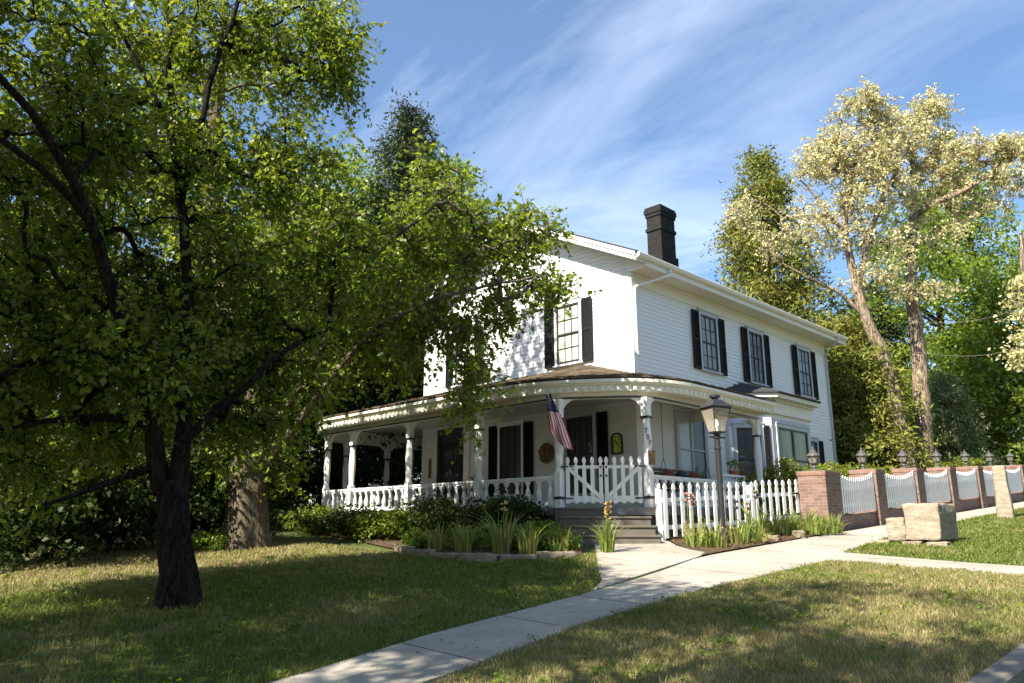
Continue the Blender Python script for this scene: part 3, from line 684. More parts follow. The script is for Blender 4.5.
# path runs from the left back round to the right: outward side is -offset
SGN = 1
def porch():
    wallpt = [Vector((min(max(p.x, HU), HU2), min(max(p.y, HV), HV2), 0)) for p in eave]
    wz = lambda p: 3.275+.295*min(4.04, max(0, p.y-9.4), max(0, 23.3-p.y)) if p.x <= HU+.01 else 3.275+.295*2.5
    mb = MB(); out = offs(eave, .09*SGN); NS = 9
    rr = random.Random(3)
    for i in range(len(eave)-1):
        for s in range(NS):                           # courses of split shingles with ragged butts
            t0, t1 = s/NS, (s+1)/NS
            a, b = out[i].lerp(wallpt[i], t0), out[i+1].lerp(wallpt[i+1], t0); c, d = out[i+1].lerp(wallpt[i+1], t1), out[i].lerp(wallpt[i], t1)
            z0, z1 = 3.275+(wz(wallpt[i])-3.275)*t0, 3.275+(wz(wallpt[i])-3.275)*t1; y0, y1 = 3.275+(wz(wallpt[i+1])-3.275)*t0, 3.275+(wz(wallpt[i+1])-3.275)*t1
            ln = (b-a).length; k = max(1, int(ln/.16)) if (b-a).length > 1e-4 else 1
            for j in range(k):
                e = rr.uniform(.012, .034); A0, B0 = a.lerp(b, j/k), a.lerp(b, (j+1)/k); D0, C0 = d.lerp(c, j/k), d.lerp(c, (j+1)/k)
                zA, zB, zC, zD = z0+(y0-z0)*j/k, z0+(y0-z0)*(j+1)/k, z1+(y1-z1)*(j+1)/k, z1+(y1-z1)*j/k
                mb.face([(A0.x, A0.y, zA+e), (B0.x, B0.y, zB+e), (C0.x, C0.y, zC+.004), (D0.x, D0.y, zD+.004)])
                mb.face([(A0.x, A0.y, zA-.012), (B0.x, B0.y, zB-.012), (B0.x, B0.y, zB+e), (A0.x, A0.y, zA+e)])
    pr = H(mb, 'porch_roof', M['shingle'])
    mb = MB()
    band(mb, eave, -.02*SGN, .012*SGN, 2.96, 3.2)      # cornice face
    band(mb, eave, -.22*SGN, -.022*SGN, 2.955, 3.0)    # its soffit
    band(mb, eave, .0135*SGN, .05*SGN, 3.11, 3.205)
    band(mb, beam, -.09*SGN, .10*SGN, 2.84, 3.28)
    H(mb, 'porch_cornice', M['bounce_trim'], pr)
    mb = MB()                                          # dentils
    dp = offs(eave, .012*SGN); acc = 0; 
    for i in range(len(dp)-1):
        a, b = dp[i], dp[i+1]; ln = (b-a).length
        if ln < 1e-6: continue
        ax = (b-a)/ln; n = Vector((ax.y, -ax.x, 0))*SGN; x = acc
        while x < ln:
            mb.xprism([(x, 2.985), (x+.085, 2.985), (x+.085, 3.075), (x, 3.075)], a, ax, (0, 0, 1), n, .035); x += .19
        acc = x-ln
    H(mb, 'dentil_band', M['bounce_trim'], pr)
    mb = MB(); band(mb, eave, .05*SGN, .11*SGN, 3.155, 3.225); H(mb, 'porch_gutter', M['bounce_trim'], pr)
    mb = MB(); band(mb, eave, -.06*SGN, .045*SGN, 3.206, 3.262); H(mb, 'shingle_shadow_strip', M['door'], pr)  # dark strip in place of the shadow line under the shingles
    mb = MB(); band(mb, beam, .1015*SGN, .113*SGN, 2.835, 2.875); H(mb, 'beam_edge', M['black'], pr)
    # gable end of the porch roof at the right
    mb = MB(); u = eave[-1].x; mb.xprism([(9.45, 2.95), (HV, 2.95), (HV, 3.96), (9.45, 3.2)], (u-.06, 0, 0), (0, 1, 0), (0, 0, 1), (1, 0, 0), .05)
    H(mb, 'porch_roof_end', M['bounce_trim'], pr); mb = MB()
    u = eave[0].x; mb.xprism([(HV2, 2.95), (23.3, 2.95), (23.3, 3.2), (HV2, 3.96)], (u-.06, 0, 0), (0, 1, 0), (0, 0, 1), (1, 0, 0), .05)
    H(mb, 'porch_roof_end', M['bounce_trim'], pr)
    ip = offs(beam, -.088*SGN)
    wp2 = [Vector((min(max(p.x, HU-.03), HU2), min(max(p.y, HV-.03), HV2+.02), 0)) for p in ip]
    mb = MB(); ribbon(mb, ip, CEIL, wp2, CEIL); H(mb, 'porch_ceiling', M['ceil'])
    fl = offs(beam, .22*SGN); wp3 = [Vector((min(max(p.x, HU+.02), HU2), min(max(p.y, HV+.02), HV2-.02), 0)) for p in fl]
    mb = MB(); ribbon(mb, fl, FLOOR, wp3, FLOOR); ribbon(mb, wp3, FLOOR-.06, fl, FLOOR-.06); ribbon(mb, fl, FLOOR-.06, fl, FLOOR); H(mb, 'porch_floor', M['floor_grey'])
    sk = offs(beam, .10*SGN); mb = MB(); ribbon(mb, sk, -1.3, sk, FLOOR-.06); H(mb, 'porch_skirt', M['skirt'])
    mb = MB(); band(mb, beam, .225*SGN, .245*SGN, FLOOR-.16, FLOOR-.005); H(mb, 'porch_floor_edge', M['floor_grey'])
porch()
def post(p, dirs, number=False):
    mb = MB(); u, v = p; w = .085
    z = lambda a: a
    ch = lambda r, zz0, zz1: mb.prism([(u+r*x, v+r*y) for x, y in ((1, .6), (.6, 1), (-.6, 1), (-1, .6), (-1, -.6), (-.6, -1), (.6, -1), (1, -.6))], zz0, zz1)
    mb.box(u-.08, u+.08, v-.08, v+.08, FLOOR, 1.22)
    mb.lathe((u, v, 0), [(.10, 1.22), (.08, 1.30), (.085, 1.42), (.095, 1.6), (.105, 1.85), (.098, 2.05), (.083, 2.22), (.08, 2.38)], 8)
    mb.box(u-.08, u+.08, v-.08, v+.08, 2.40, 2.66)
    mb.lathe((u, v, 0), [(.11, 2.66), (.14, 2.74), (.17, 2.835)], 4)
    for d in dirs:                                     # sawn scroll brackets
        d = Vector((*d, 0)).normalized(); n = Vector((-d.y, d.x, 0))
        pr = [(.07, 2.46)]+[(.08+.36*(1-cos(t)), 2.46+.375*sin(t)) for t in [i*pi/2/8 for i in range(1, 9)]]+[(.07, 2.835)]
        mb.xprism(pr, Vector((u, v, 0))-n*.03, d, (0, 0, 1), n, .06)
    o = H(mb, 'porch_post', M['white'])
    mb = MB(); mb.box(u-.096, u+.096, v-.096, v+.096, 2.37, 2.42); mb.box(u-.09, u+.09, v-.09, v+.09, .62, .68); H(mb, 'iron_band', M['black'], o)
    return o
def nd(a, b): return (POSTS[b][0]-POSTS[a][0], POSTS[b][1]-POSTS[a][1])
order = ['k', 'j', 'i', 'a', 'c', 'd', 'e', 'f', 'g', 'h']
PO = {}
for i, q in enumerate(order):
    dd = []
    if i > 0: dd.append(nd(q, order[i-1]))
    if i < len(order)-1: dd.append(nd(q, order[i+1]))
    if q == 'h': dd.append((0, 1))
    PO[q] = post(POSTS[q], dd)
BAL = None
def railing(a, b, sp=.30, e0=.1, e1=.1):
    global BAL
    a, b = Vector((*a, 0)), Vector((*b, 0)); ax = (b-a).normalized(); a, b = a+ax*e0, b-ax*e1; L_ = (b-a).length; up = Vector((0, 0, 1))
    mid = (a+b)/2
    mb = MB(); n = Vector((ax.y, -ax.x, 0))
    mb.beam(a+up*1.115, b+up*1.115, .13, .05); mb.beam(a+up*1.07, b+up*1.07, .085, .045)
    mb.beam(a+up*.53, b+up*.53, .10, .075)
    r = H(mb, 'railing', M['white'])
    k = max(1, round(L_/sp))
    for i in range(k):
        p = a+(b-a)*((i+.5)/k)
        if BAL is None:
            q = MB(); q.box(-.045, .045, -.045, .045, .565, .62); q.box(-.045, .045, -.045, .045, .985, 1.05)
            q.lathe((0, 0, 0), [(.035, .618), (.05, .65), (.062, .70), (.064, .76), (.05, .83), (.032, .90), (.028, .93), (.045, .945), (.045, .96), (.03, .972), (.04, .987)], 10)
            BAL = q.build('baluster', M['white'], r); o = BAL
        else:
            o = BAL.copy(); COL.objects.link(o); o.parent = r
        o.location = (p.x-HB[0], p.y-HB[1], -HB[2]); o.rotation_euler = (0, 0, atan2(ax.y, ax.x))
for a, b, s in (('j', 'i', .3), ('i', 'a', .3), ('a', 'c', .27), ('c', 'd', .30), ('d', 'e', .30), ('e', 'f', .37), ('g', 'h', .32), ('k', 'j', .3)): railing(POSTS[a], POSTS[b], s)
# ---- steps (they run straight towards the walk)
DX = Vector((cos(-FROT), sin(-FROT), 0)); DY = Vector((-sin(-FROT), cos(-FROT), 0))    # world x and y in house coordinates
def wl(x, y): u, v = UV(x, y); return (u, v)
def steps():
    mb = MB(); Y0 = 16.80
    for i in range(4):
        z = FLOOR-.002-.188*i; yf = Y0-.30*i; yb = Y0+.25 if i == 0 else Y0-.30*(i-1)+.10
        x0, x1 = .98-.01*i, 2.90+.035*i
        mb.prism([wl(x0, yf), wl(x1, yf), wl(x1, yb), wl(x0, yb)], z-.045, z)
        mb.prism([wl(x0+.02, yf+.03), wl(x1-.02, yf+.03), wl(x1-.02, yb-.02), wl(x0+.02, yb-.02)], z-.4, z-.0455)
    s = H(mb, 'porch_steps', M['step'], bevel=.006)
    mb = MB()
    for x in (.93,): mb.prism([wl(x-.04, 16.1), wl(x+.02, 16.1), wl(x+.02, 16.9), wl(x-.04, 16.9)], -.6, FLOOR-.03)
    H(mb, 'step_side', M['fence_dark'], s)
steps()
# ================================================================== gate, fences, pillars
def ground_px(x, y):
    lo, hi = 2., 120.
    for _ in range(60):
        m = (lo+hi)/2; p = AT(x, y, m); u, v = UV(p.x, p.y)
        if p.z > float(gz(u, v)): lo = m
        else: hi = m
    p = AT(x, y, lo); u, v = UV(p.x, p.y); return W(u, v, float(gz(u, v)))
def picket_shape(w, z0, z1):
    h = w/2
    return [(-h, z0), (h, z0), (h, z1-.20), (h*.55, z1-.175), (h*.62, z1-.15), (h*1.08, z1-.10), (h*.9, z1-.05), (h*.35, z1-.012), (0, z1), (-h*.35, z1-.012), (-h*.9, z1-.05), (-h*1.08, z1-.10), (-h*.62, z1-.15), (-h*.55, z1-.175), (-h, z1-.20)]
def picket(parent, o, ax, n, w, z0, z1, base, t=.022):
    mb = MB(); mb.xprism(picket_shape(w, z0, z1), o, ax, (0, 0, 1), n, t); return mb.build('picket', M['white'], parent, off=base)
def gate():
    F, G = Vector((*POSTS['f'], 0)), Vector((*POSTS['g'], 0)); ax = (G-F).normalized(); n = Vector((ax.y, -ax.x, 0))
    if (n.x+n.y) > 0: n = -n
    L_ = (G-F).length; base = (F.x, F.y, FLOOR)
    g = thing('picket_gate', 'white double picket gate with v shaped braces at the top of the porch steps', 'gate', W(*POSTS['f'], FLOOR))
    z0, z1 = .53, 1.54; m = L_/2
    for sd in (0, 1):
        a0, a1 = (.14, m-.012) if sd == 0 else (m+.012, L_-.14)
        mb = MB(); o = F+n*.03
        for b0, b1 in ((.56, .69), (1.28, 1.345)): mb.xprism([(a0, b0), (a1, b0), (a1, b1), (a0, b1)], o, ax, (0, 0, 1), n, .025)
        lf = mb.build('gate_leaf', M['white'], g, off=base)
        o2 = F+n*.056; k = 5
        for i in range(k):
            x = a0+.05+(a1-a0-.10)*i/(k-1); picket(lf, o2+ax*x, ax, n, .085, z0, z1, base)
        mb = MB(); p, q = ((a0+.05, 1.30), (a1-.06, .66)) if sd == 0 else ((a1-.05, 1.30), (a0+.06, .66))
        mb.beam(o2+n*.034+ax*p[0]+Vector((0, 0, p[1])), o2+n*.034+ax*q[0]+Vector((0, 0, q[1])), .022, .08, up=n.cross(ax)); mb.build('brace', M['white'], lf, off=base)
        for z in (.64, 1.32):
            mb = MB(); x0, x1 = (a0-.10, a0+.16) if sd == 0 else (a1-.16, a1+.10)
            mb.xprism([(x0, z-.022), (x1, z-.012), (x1, z+.012), (x0, z+.022)], o2, ax, (0, 0, 1), n, .03); mb.build('hinge', M['black'], lf, off=base)
        for z in (1.12, 1.31):
            mb = MB(); x = a1-.05 if sd == 0 else a0+.05; mb.lathe((0, 0, 0), [(.02, 0), (.026, .015), (.012, .03)], 8)
            R = n.to_track_quat('Z', 'Y').to_matrix(); P_ = o2+ax*x+n*.024+Vector((0, 0, z)); mb.v = [tuple(R@Vector(w)+P_) for w in mb.v]
            mb.build('latch', M['black'], lf, off=base)
gate()
def picket_run(name, label, cat, a, b, k, h, railz, skip=0., extra_first=False, group=None):
    a3, b3 = Vector((*a, 0)), Vector((*b, 0)); ax = (b3-a3).normalized(); n = Vector((ax.y, -ax.x, 0))
    if (n.x+n.y) > 0: n = -n
    za, zb_ = float(gz(*a)), float(gz(*b)); base = (a[0], a[1], za)
    f = thing(name, label, cat, W(a[0], a[1], za), group=group)
    L_ = (b3-a3).length; sl = (zb_-za)/L_
    mb = MB()
    for z in railz: mb.beam(a3-n*.02+Vector((0, 0, za+z)), b3-n*.02+Vector((0, 0, zb_+z)), .035, .085)
    mb.build('rail', M['white'], f, off=base)
    for i in range(k):
        x = .04+(L_-.08)*i/(k-1); zz = za+sl*x
        picket(f, a3+ax*x, ax, n, .095+rnd.uniform(-.006, .006), zz+.09+rnd.uniform(-.01, .02), zz+h+rnd.uniform(-.012, .012), base)
    return f, base, a3, ax, n, za, sl, L_
FC = (13.78, 9.38); FM = (16.55, 8.82); FE = (18.12, 8.50)
f, base, a3, ax, n, za, sl, L_ = picket_run('picket_fence', 'white picket fence behind the irises running from the steps towards the brick wall', 'fence', FC, FM, 12, 1.20, (.30, .86))
mb = MB(); q = Vector((14.12, 9.78, 0)); mb.beam(q+Vector((0, 0, za+.86)), a3+Vector((0, 0, za+.86)), .03, .08); mb.beam(q+Vector((0, 0, za+.3)), a3+Vector((0, 0, za+.3)), .03, .08); mb.build('return_rail', M['white'], f, off=base)
n2 = Vector((-1, .6, 0)).normalized(); ax2 = Vector((.6, 1, 0)).normalized()
for s in (.22, .5): picket(f, a3+(q-a3)*(s*1.6)+n2*.03, ax2, n2, .09, za+.1, za+1.22, base)
mb = MB(); mb.box(FC[0]-.05, FC[0]+.05, FC[1]+.03, FC[1]+.13, za-.2, za+1.08); mb.build('fence_post', M['white'], f, off=base)
mb = MB(); mb.box(FM[0]-.05, FM[0]+.05, FM[1]+.04, FM[1]+.14, za-.2, za+1.25); mb.build('fence_post', M['white'], f, off=base)
f, base, a3, ax, n, za, sl, L_ = picket_run('garden_gate', 'bright white single picket gate hung against the first brick pillar', 'gate', (FM[0]+.07, FM[1]-.01), FE, 7, 1.22, (.34, .88))
for z in (.42, .9):
    mb = MB(); mb.xprism([(L_-.26, z-.012), (L_, z-.03), (L_, z+.03), (L_-.26, z+.012)], a3+n*.024+Vector((0, 0, za+.06)), ax, (0, 0, 1), n, .02); mb.build('hinge', M['black'], f, off=base)
mb = MB(); mb.xprism([(.0, .86), (.16, .88), (.16, .91), (0, .93)], a3+n*.024+Vector((0, 0, za)), ax, (0, 0, 1), n, .025); mb.build('latch', M['black'], f, off=base)
NP = 8; PU = [18.15+3.17*i for i in range(NP)]; PV0, PV1 = 7.8, 8.48; PH = 1.46
def wall_fence():
    b0 = (PU[0], PV0, float(gz(PU[0], PV0)))
    w = thing('brick_fence', 'red brick fence of tall square pillars with scalloped white picket panels', 'fence', W(*b0))
    def BB(mb, nm, m, par=None, **k): return mb.build(nm, m, w if par is None else par, off=b0, **k)
    for i, u in enumerate(PU):
        du = .86 if i == 0 else .62; zg = float(gz(u, PV0)); zt = zg+PH
        mb = MB(); mb.box(u, u+du, PV0, PV1, zg-.3, zt-.115); p = BB(mb, 'pillar', M['brick'], bevel=.008)
        mb = MB(); mb.box(u-.015, u+du+.015, PV0-.015, PV1+.015, zt-.114, zt-.012)
        k = 11
        BB(mb, 'pillar_cap', M['brick_cap'], p, bevel=.008)
        mb = MB(); mb.box(u-.008, u+du+.008, PV0-.008, PV1+.008, zt-.0115, zt); BB(mb, 'cap_mortar', M['curb'], p)
        if i == NP-1: break
        a, b = u+du, PU[i+1]; za, zb_ = float(gz(a, PV0)), float(gz(b, PV0)); sl = (zb_-za)/(b-a)
        mb = MB(); mb.xprism([(a+.001, za-.3), (b-.001, zb_-.3), (b-.001, zb_+.36), (a+.001, za+.36)], (0, 7.90, 0), (1, 0, 0), (0, 0, 1), (0, 1, 0), .3); BB(mb, 'base_wall', M['brick'])
        mb = MB(); k = 17; x = a+.02; wd = (b-a-.04)/k
        for j in range(k):
            t = (j+.5)/k*2-1; h = 1.25+.15*abs(t)**2.2; xc = a+.02+wd*(j+.5); zz = za+sl*(xc-a); hw = wd*.31
            mb.xprism([(xc-hw, zz+.39+.012*((j*7)%3)), (xc+hw, zz+.39+.012*((j*7)%3)), (xc+hw, zz+h-.05), (xc, zz+h), (xc-hw, zz+h-.05)], (0, 7.868, 0), (1, 0, 0), (0, 0, 1), (0, 1, 0), .014)
        for z in (.55, .95): mb.xprism([(a, za+z), (b, zb_+z), (b, zb_+z+.08), (a, za+z+.08)], (0, 7.883, 0), (1, 0, 0), (0, 0, 1), (0, 1, 0), .03)
        BB(mb, 'picket_panel', M['white'])
wall_fence()
ORD = ['first and widest brick pillar beside the picket gate', 'second brick pillar from the picket gate', 'third brick pillar, near the leaning trunk', 'fourth brick pillar, by the tall bare trunk', 'fifth brick pillar, above the square sandstone block', 'sixth brick pillar, just left of the upright stone post', 'seventh brick pillar, just right of the upright stone post', 'last brick pillar at the photo edge']
def lantern(i):
    u = PU[i]+(.43 if i == 0 else .31); v = PV0+.43; z = float(gz(PU[i], PV0))+PH
    t = thing('pillar_lantern', 'grey black carriage lantern on the '+ORD[i], 'lantern', W(u, v, z), group='lanterns on the brick pillars')
    mb = MB(); mb.lathe((0, 0, 0), [(.10, 0), (.10, .02), (.05, .045), (.04, .07), (.06, .11), (.05, .13), (.04, .17), (.09, .195), (.10, .21)], 10); mb.build('base', M['lant'], t, smooth=False)
    mb = MB(); mb.lathe((0, 0, 0), [(.085, .211), (.135, .37)], 6); mb.build('glass', M['lampglass'], t)
    mb = MB()
    for j in range(6):
        a = 2*pi*j/6; mb.beam((.088*cos(a), .088*sin(a), .21), (.139*cos(a), .139*sin(a), .372), .018, .018)
    mb.build('cage', M['lant'], t)
    mb = MB(); mb.lathe((0, 0, 0), [(.14, .372), (.165, .385), (.16, .40), (.11, .455), (.085, .47), (.09, .485), (.06, .52), (.02, .545), (.03, .565), (.012, .60), (.003, .64)], 12); mb.build('roof_cap', M['lant'], t)
M['lant'] = plain('weathered_lantern_metal', (.075, .075, .075), .55, .3, 14)
for i in range(NP): lantern(i)
def gas_lamp():
    u, v = 14.2, 8.28; z = float(gz(u, v)); d = W(u, v).y
    zt = AT(713, 395, d).z-z; zg0 = AT(716, 432.5, d).z-z; zg1 = AT(714, 408.5, d).z-z
    t = thing('street_lamp', 'black gas lamp post with glowing four sided glass lantern in the iris bed', 'street lamp', W(u, v, z), rot=radians(-22))
    mb = MB(); mb.lathe((0, 0, 0), [(.13, -.1), (.13, .12), (.09, .16), (.075, .3), (.07, .34), (.062, .36), (.058, zg0-.36), (.075, zg0-.34), (.075, zg0-.31), (.06, zg0-.29), (.055, zg0-.14), (.08, zg0-.12), (.08, zg0-.08), (.055, zg0-.05), (.10, zg0-.015), (.10, zg0-.002)], 12); mb.build('post', M['black'], t, smooth=False)
    s = sqrt(2); r0, r1 = .12, .215
    mb = MB(); mb.lathe((0, 0, 0), [(r0*s, zg0), (r1*s, zg1)], 4); mb.build('glass', M['lampglass'], t)
    mb = MB()
    for a in range(4):
        q = pi/4+a*pi/2; c0 = Vector((r0*s*cos(q), r0*s*sin(q), zg0)); c1 = Vector((r1*s*cos(q), r1*s*sin(q), zg1)); mb.beam(c0, c1, .022, .022)
        q2 = q+pi/2; d0 = Vector((r0*s*cos(q2), r0*s*sin(q2), zg0)); d1 = Vector((r1*s*cos(q2), r1*s*sin(q2), zg1)); mb.beam(c0, d0, .025, .03); mb.beam(c1, d1, .03, .03)
    mb.build('cage', M['black'], t)
    mb = MB(); H_ = zt-zg1; mb.lathe((0, 0, 0), [(.255*s, zg1+.01), (.25*s, zg1+.035), (.22*s, zg1+.05), (.10*s, zg1+H_*.62)], 4); mb.lathe((0, 0, 0), [(.07, zg1+H_*.6), (.07, zg1+H_*.78), (.115, zg1+H_*.80), (.115, zg1+H_*.97), (.09, zg1+H_)], 14); mb.build('lamp_cap', M['black'], t)
    mb = MB(); mb.lathe((0, 0, 0), [(.012, zg0+.02), (.012, zg0+.12), (.035, zg0+.14), (.04, zg0+.2), (.028, zg0+.25), (.008, zg0+.27)], 10); mb.build('bulb', M['bulb'], t, smooth=True)
    mb = MB(); mb.tube([(-.2, 0, zg0-.1), (.2, 0, zg0-.1)], .018, 8); mb.build('ladder_bar', M['black'], t)
gas_lamp()
# ---- sandstone blocks
def rock(name, label, cat, poly, z0, z1, mat, seed, bev=.03, jit=.02, lean=0.):
    """poly in uv; slightly worn block standing at the mean height of the ground"""
    cu = sum(p[0] for p in poly)/len(poly); cv = sum(p[1] for p in poly)/len(poly); g = float(gz(cu, cv)); r = random.Random(seed)
    bm = bmesh.new(); vs0 = [bm.verts.new((p[0]-cu, p[1]-cv, z0)) for p in poly]; vs1 = [bm.verts.new(((p[0]-cu), (p[1]-cv), z1)) for p in poly]
    n = len(poly); bm.faces.new(vs0[::-1]); bm.faces.new(vs1)
    for i in range(n): bm.faces.new((vs0[i], vs0[(i+1) % n], vs1[(i+1) % n], vs1[i]))
    bmesh.ops.subdivide_edges(bm, edges=bm.edges[:], cuts=3, use_grid_fill=True)
    for q in bm.verts: q.co += Vector((r.uniform(-jit, jit), r.uniform(-jit, jit), r.uniform(-jit, jit)*.7))
    me = bpy.data.meshes.new(name); bm.to_mesh(me); bm.free(); me.materials.append(mat); me.polygons.foreach_set('use_smooth', [True]*len(me.polygons))
    o = bpy.data.objects.new(name, me); COL.objects.link(o); o.location = W(cu, cv, g); o.rotation_euler = (0, lean, FROT)
    b = o.modifiers.new('bevel', 'BEVEL'); b.width = bev; b.segments = 2; b.limit_method = 'ANGLE'; b.angle_limit = radians(45)
    s = o.modifiers.new('sub', 'SUBSURF'); s.subdivision_type = 'SIMPLE'; s.levels = s.render_levels = 2
    tx = bpy.data.textures.new(name, 'CLOUDS'); tx.noise_scale = .16; tx.noise_depth = 3
    dp = o.modifiers.new('disp', 'DISPLACE'); dp.texture = tx; dp.strength = .03; dp.mid_level = .5
    return tag(o, label, cat)
def rect(u, v, du, dv, rot=0.):
    c, s = cos(rot), sin(rot); return [(u+x*c-y*s, v+x*s+y*c) for x, y in ((-du/2, -dv/2), (du/2, -dv/2), (du/2, dv/2), (-du/2, dv/2))]
_c = ground_px(942, 546.5); _u, _v = UV(_c.x, _c.y)
rock('stone_block', 'large square sandstone carriage block lying on flat stones in the right lawn', 'stone block', rect(_u+.55, _v+.32, 1.05, .66, -.02), .07, .78, M['sandstone'], 1)
rock('stone_block', 'small low sandstone block leaning against the left side of the large one', 'stone block', rect(_u+.30, _v+.86, .42, .36, radians(3)), .04, .50, M['sandstone'], 2)
rock('flat_stone', 'flat thin sandstone slab at the foot of the small block, leftmost', 'stone', rect(_u-.05, _v+1.12, .30, .34, .2), -.05, .07, M['sandstone'], 3, .015, .01)
rock('flat_stone', 'flat stone under the left edge of the large sandstone block', 'stone', rect(_u-.02, _v+.52, .26, .34, .1), -.06, .07, M['sandstone'], 4, .015, .01)
rock('flat_stone', 'flat stone under the near right corner of the large block', 'stone', rect(_u+.02, _v+.06, .34, .38, .1), -.06, .08, M['sandstone'], 5, .015, .01)
rock('stone_post', 'tall upright sandstone post standing alone in the grass by the walk', 'stone post', rect(26.1, 6.06, .36, .42, .1), -.2, 1.50, M['sandstone'], 6, .05, .02)
def taper(o, k):
    me = o.data; zm = max(q.co.z for q in me.vertices)
    for q in me.vertices: f = 1-k*max(0, q.co.z)/zm; q.co.x *= f; q.co.y *= f
taper(bpy.data.objects['stone_post'], .25)
EDGE = [(9.5, 12.75), (9.12, 11.9), (8.98, 11.1), (9.05, 10.4), (9.35, 9.75), (9.9, 9.35), (10.6, 9.12)]
edge_lab = ['leftmost curved stone at the corner of the shrub bed edging', 'second edging stone from the left of the shrub bed', 'third edging stone from the left, below the dark shrubs', 'middle long edging stone in front of the irises', 'edging stone fourth from the walk end of the bed', 'edging stone next to the last, near the front path']
for i in range(len(EDGE)-1):
    a, b = Vector(EDGE[i]), Vector(EDGE[i+1]); c = (a+b)/2; d = b-a
    rock('edging_stone', edge_lab[i], 'edging stone', rect(c.x, c.y, d.length*.96, .22, atan2(d.y, d.x)), -.14, .12+rnd.uniform(-.02, .03), M['edgestone'], 20+i, .025, .018)['group'] = 'edging stones of the shrub bed'
# ================================================================== things on and around the porch
def text_mesh(s, size, depth):
    c = bpy.data.curves.new('number', 'FONT'); c.body = s; c.size = size; c.extrude = depth; c.align_x = 'CENTER'; c.align_y = 'CENTER'
    o = bpy.data.objects.new('t', c); COL.objects.link(o); bpy.context.view_layer.update()
    me = bpy.data.meshes.new_from_object(o.evaluated_get(bpy.context.evaluated_depsgraph_get())); bpy.data.objects.remove(o); bpy.data.curves.remove(c); return me
def numbers():
    u, v = POSTS['g']
    t = thing('house_number', 'black house number digits 707 running down the white gate post', 'house number', W(u, v, 2.05))
    for i, (ch, dx, dz) in enumerate((('7', -.035, .03), ('0', .0, -.11), ('7', .04, -.24))):
        me = text_mesh(ch, .155, .006); me.materials.append(M['black']); me.name = 'digit'
        o = bpy.data.objects.new('digit', me); COL.objects.link(o); o.parent = t
        o.rotation_euler = (pi/2, 0, -FROT); p = DX*dx-DY*(.112 if i else .104); o.location = (p.x, p.y, dz)
    pl = thing('wooden_plaque', 'small brown wooden plaque hung on the gate post below the number', 'plaque', W(u, v, 1.5), rot=-FROT)
    mb = MB(); mb.box(-.015, .135, -.145, -.12, -.16, .16); mb.build('board', M['wood'], pl, bevel=.006)
    mb = MB(); mb.box(.01, .11, -.151, -.1455, .06, .09); mb.box(.01, .11, -.151, -.1455, .0, .02); mb.box(.03, .09, -.151, -.1455, -.09, -.05); mb.build('raised_trim', M['brass'], pl)
numbers()
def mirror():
    o = thing('wall_panel', 'small arched dark framed panel painted with yellow green leaf reflections beside the shuttered window', 'wall decoration', W(HU, 12.53, 2.17))
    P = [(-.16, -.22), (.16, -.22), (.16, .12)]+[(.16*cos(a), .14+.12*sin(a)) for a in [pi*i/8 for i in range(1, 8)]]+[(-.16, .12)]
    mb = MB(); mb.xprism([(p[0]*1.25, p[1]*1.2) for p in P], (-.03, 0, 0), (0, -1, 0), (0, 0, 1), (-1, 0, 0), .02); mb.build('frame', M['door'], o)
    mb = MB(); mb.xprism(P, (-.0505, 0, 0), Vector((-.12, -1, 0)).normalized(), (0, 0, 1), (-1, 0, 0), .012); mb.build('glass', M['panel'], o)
mirror()
def wreath():
    o = thing('wreath', 'round brown twig wreath hanging on the wall between the windows', 'wreath', W(HU-.06, 15.02, 2.10))
    mb = MB(); r = random.Random(5)
    for k in range(26):
        rr, ph = .19+r.uniform(-.09, .09), r.uniform(0, 6); pts = []
        for i in range(19):
            a = 2*pi*i/18; q = rr+.03*sin(5*a+ph); pts.append((-.03+.03*sin(3*a+ph), q*cos(a), q*sin(a)))
        mb.tube(pts, .012, 4, False)
    mb.build('twigs', M['wood'], o)
    mb = MB()
    for k in range(40):
        a = r.uniform(0, 2*pi); q = r.uniform(.14, .29); c = Vector((-.07, q*cos(a), q*sin(a))); mb.lathe(c, [(.005, -.02), (.025, 0), (.005, .02)], 5)
    mb.build('dried_flowers', M['flower_straw'], o)
wreath()
def sconce():
    o = thing('wall_sconce', 'dark cone shaped wall sconce right of the front door', 'wall lamp', W(HU-.03, 17.92, 2.25))
    mb = MB(); mb.lathe((-.12, 0, 0), [(.012, -.24), (.03, -.2), (.085, .08), (.10, .1), (.05, .15), (.01, .19)], 10); mb.build('shade', M['black'], o)
    mb = MB(); mb.box(-.12, .0, -.02, .02, -.02, .02); mb.box(-.02, 0, -.05, .05, -.1, .1); mb.build('bracket', M['black'], o)
    p = thing('wall_plaque', 'narrow vertical yellowish plaque on the wall left of the front door', 'plaque', W(HU-.03, 20.38, 1.95))
    mb = MB(); mb.box(-.03, 0, -.06, .06, -.32, .32); mb.build('board', M['brass'], p, bevel=.006)
    mb = MB(); mb.box(-.04, -.0305, -.035, .035, -.26, .26); mb.build('panel', M['wood'], p)
sconce()
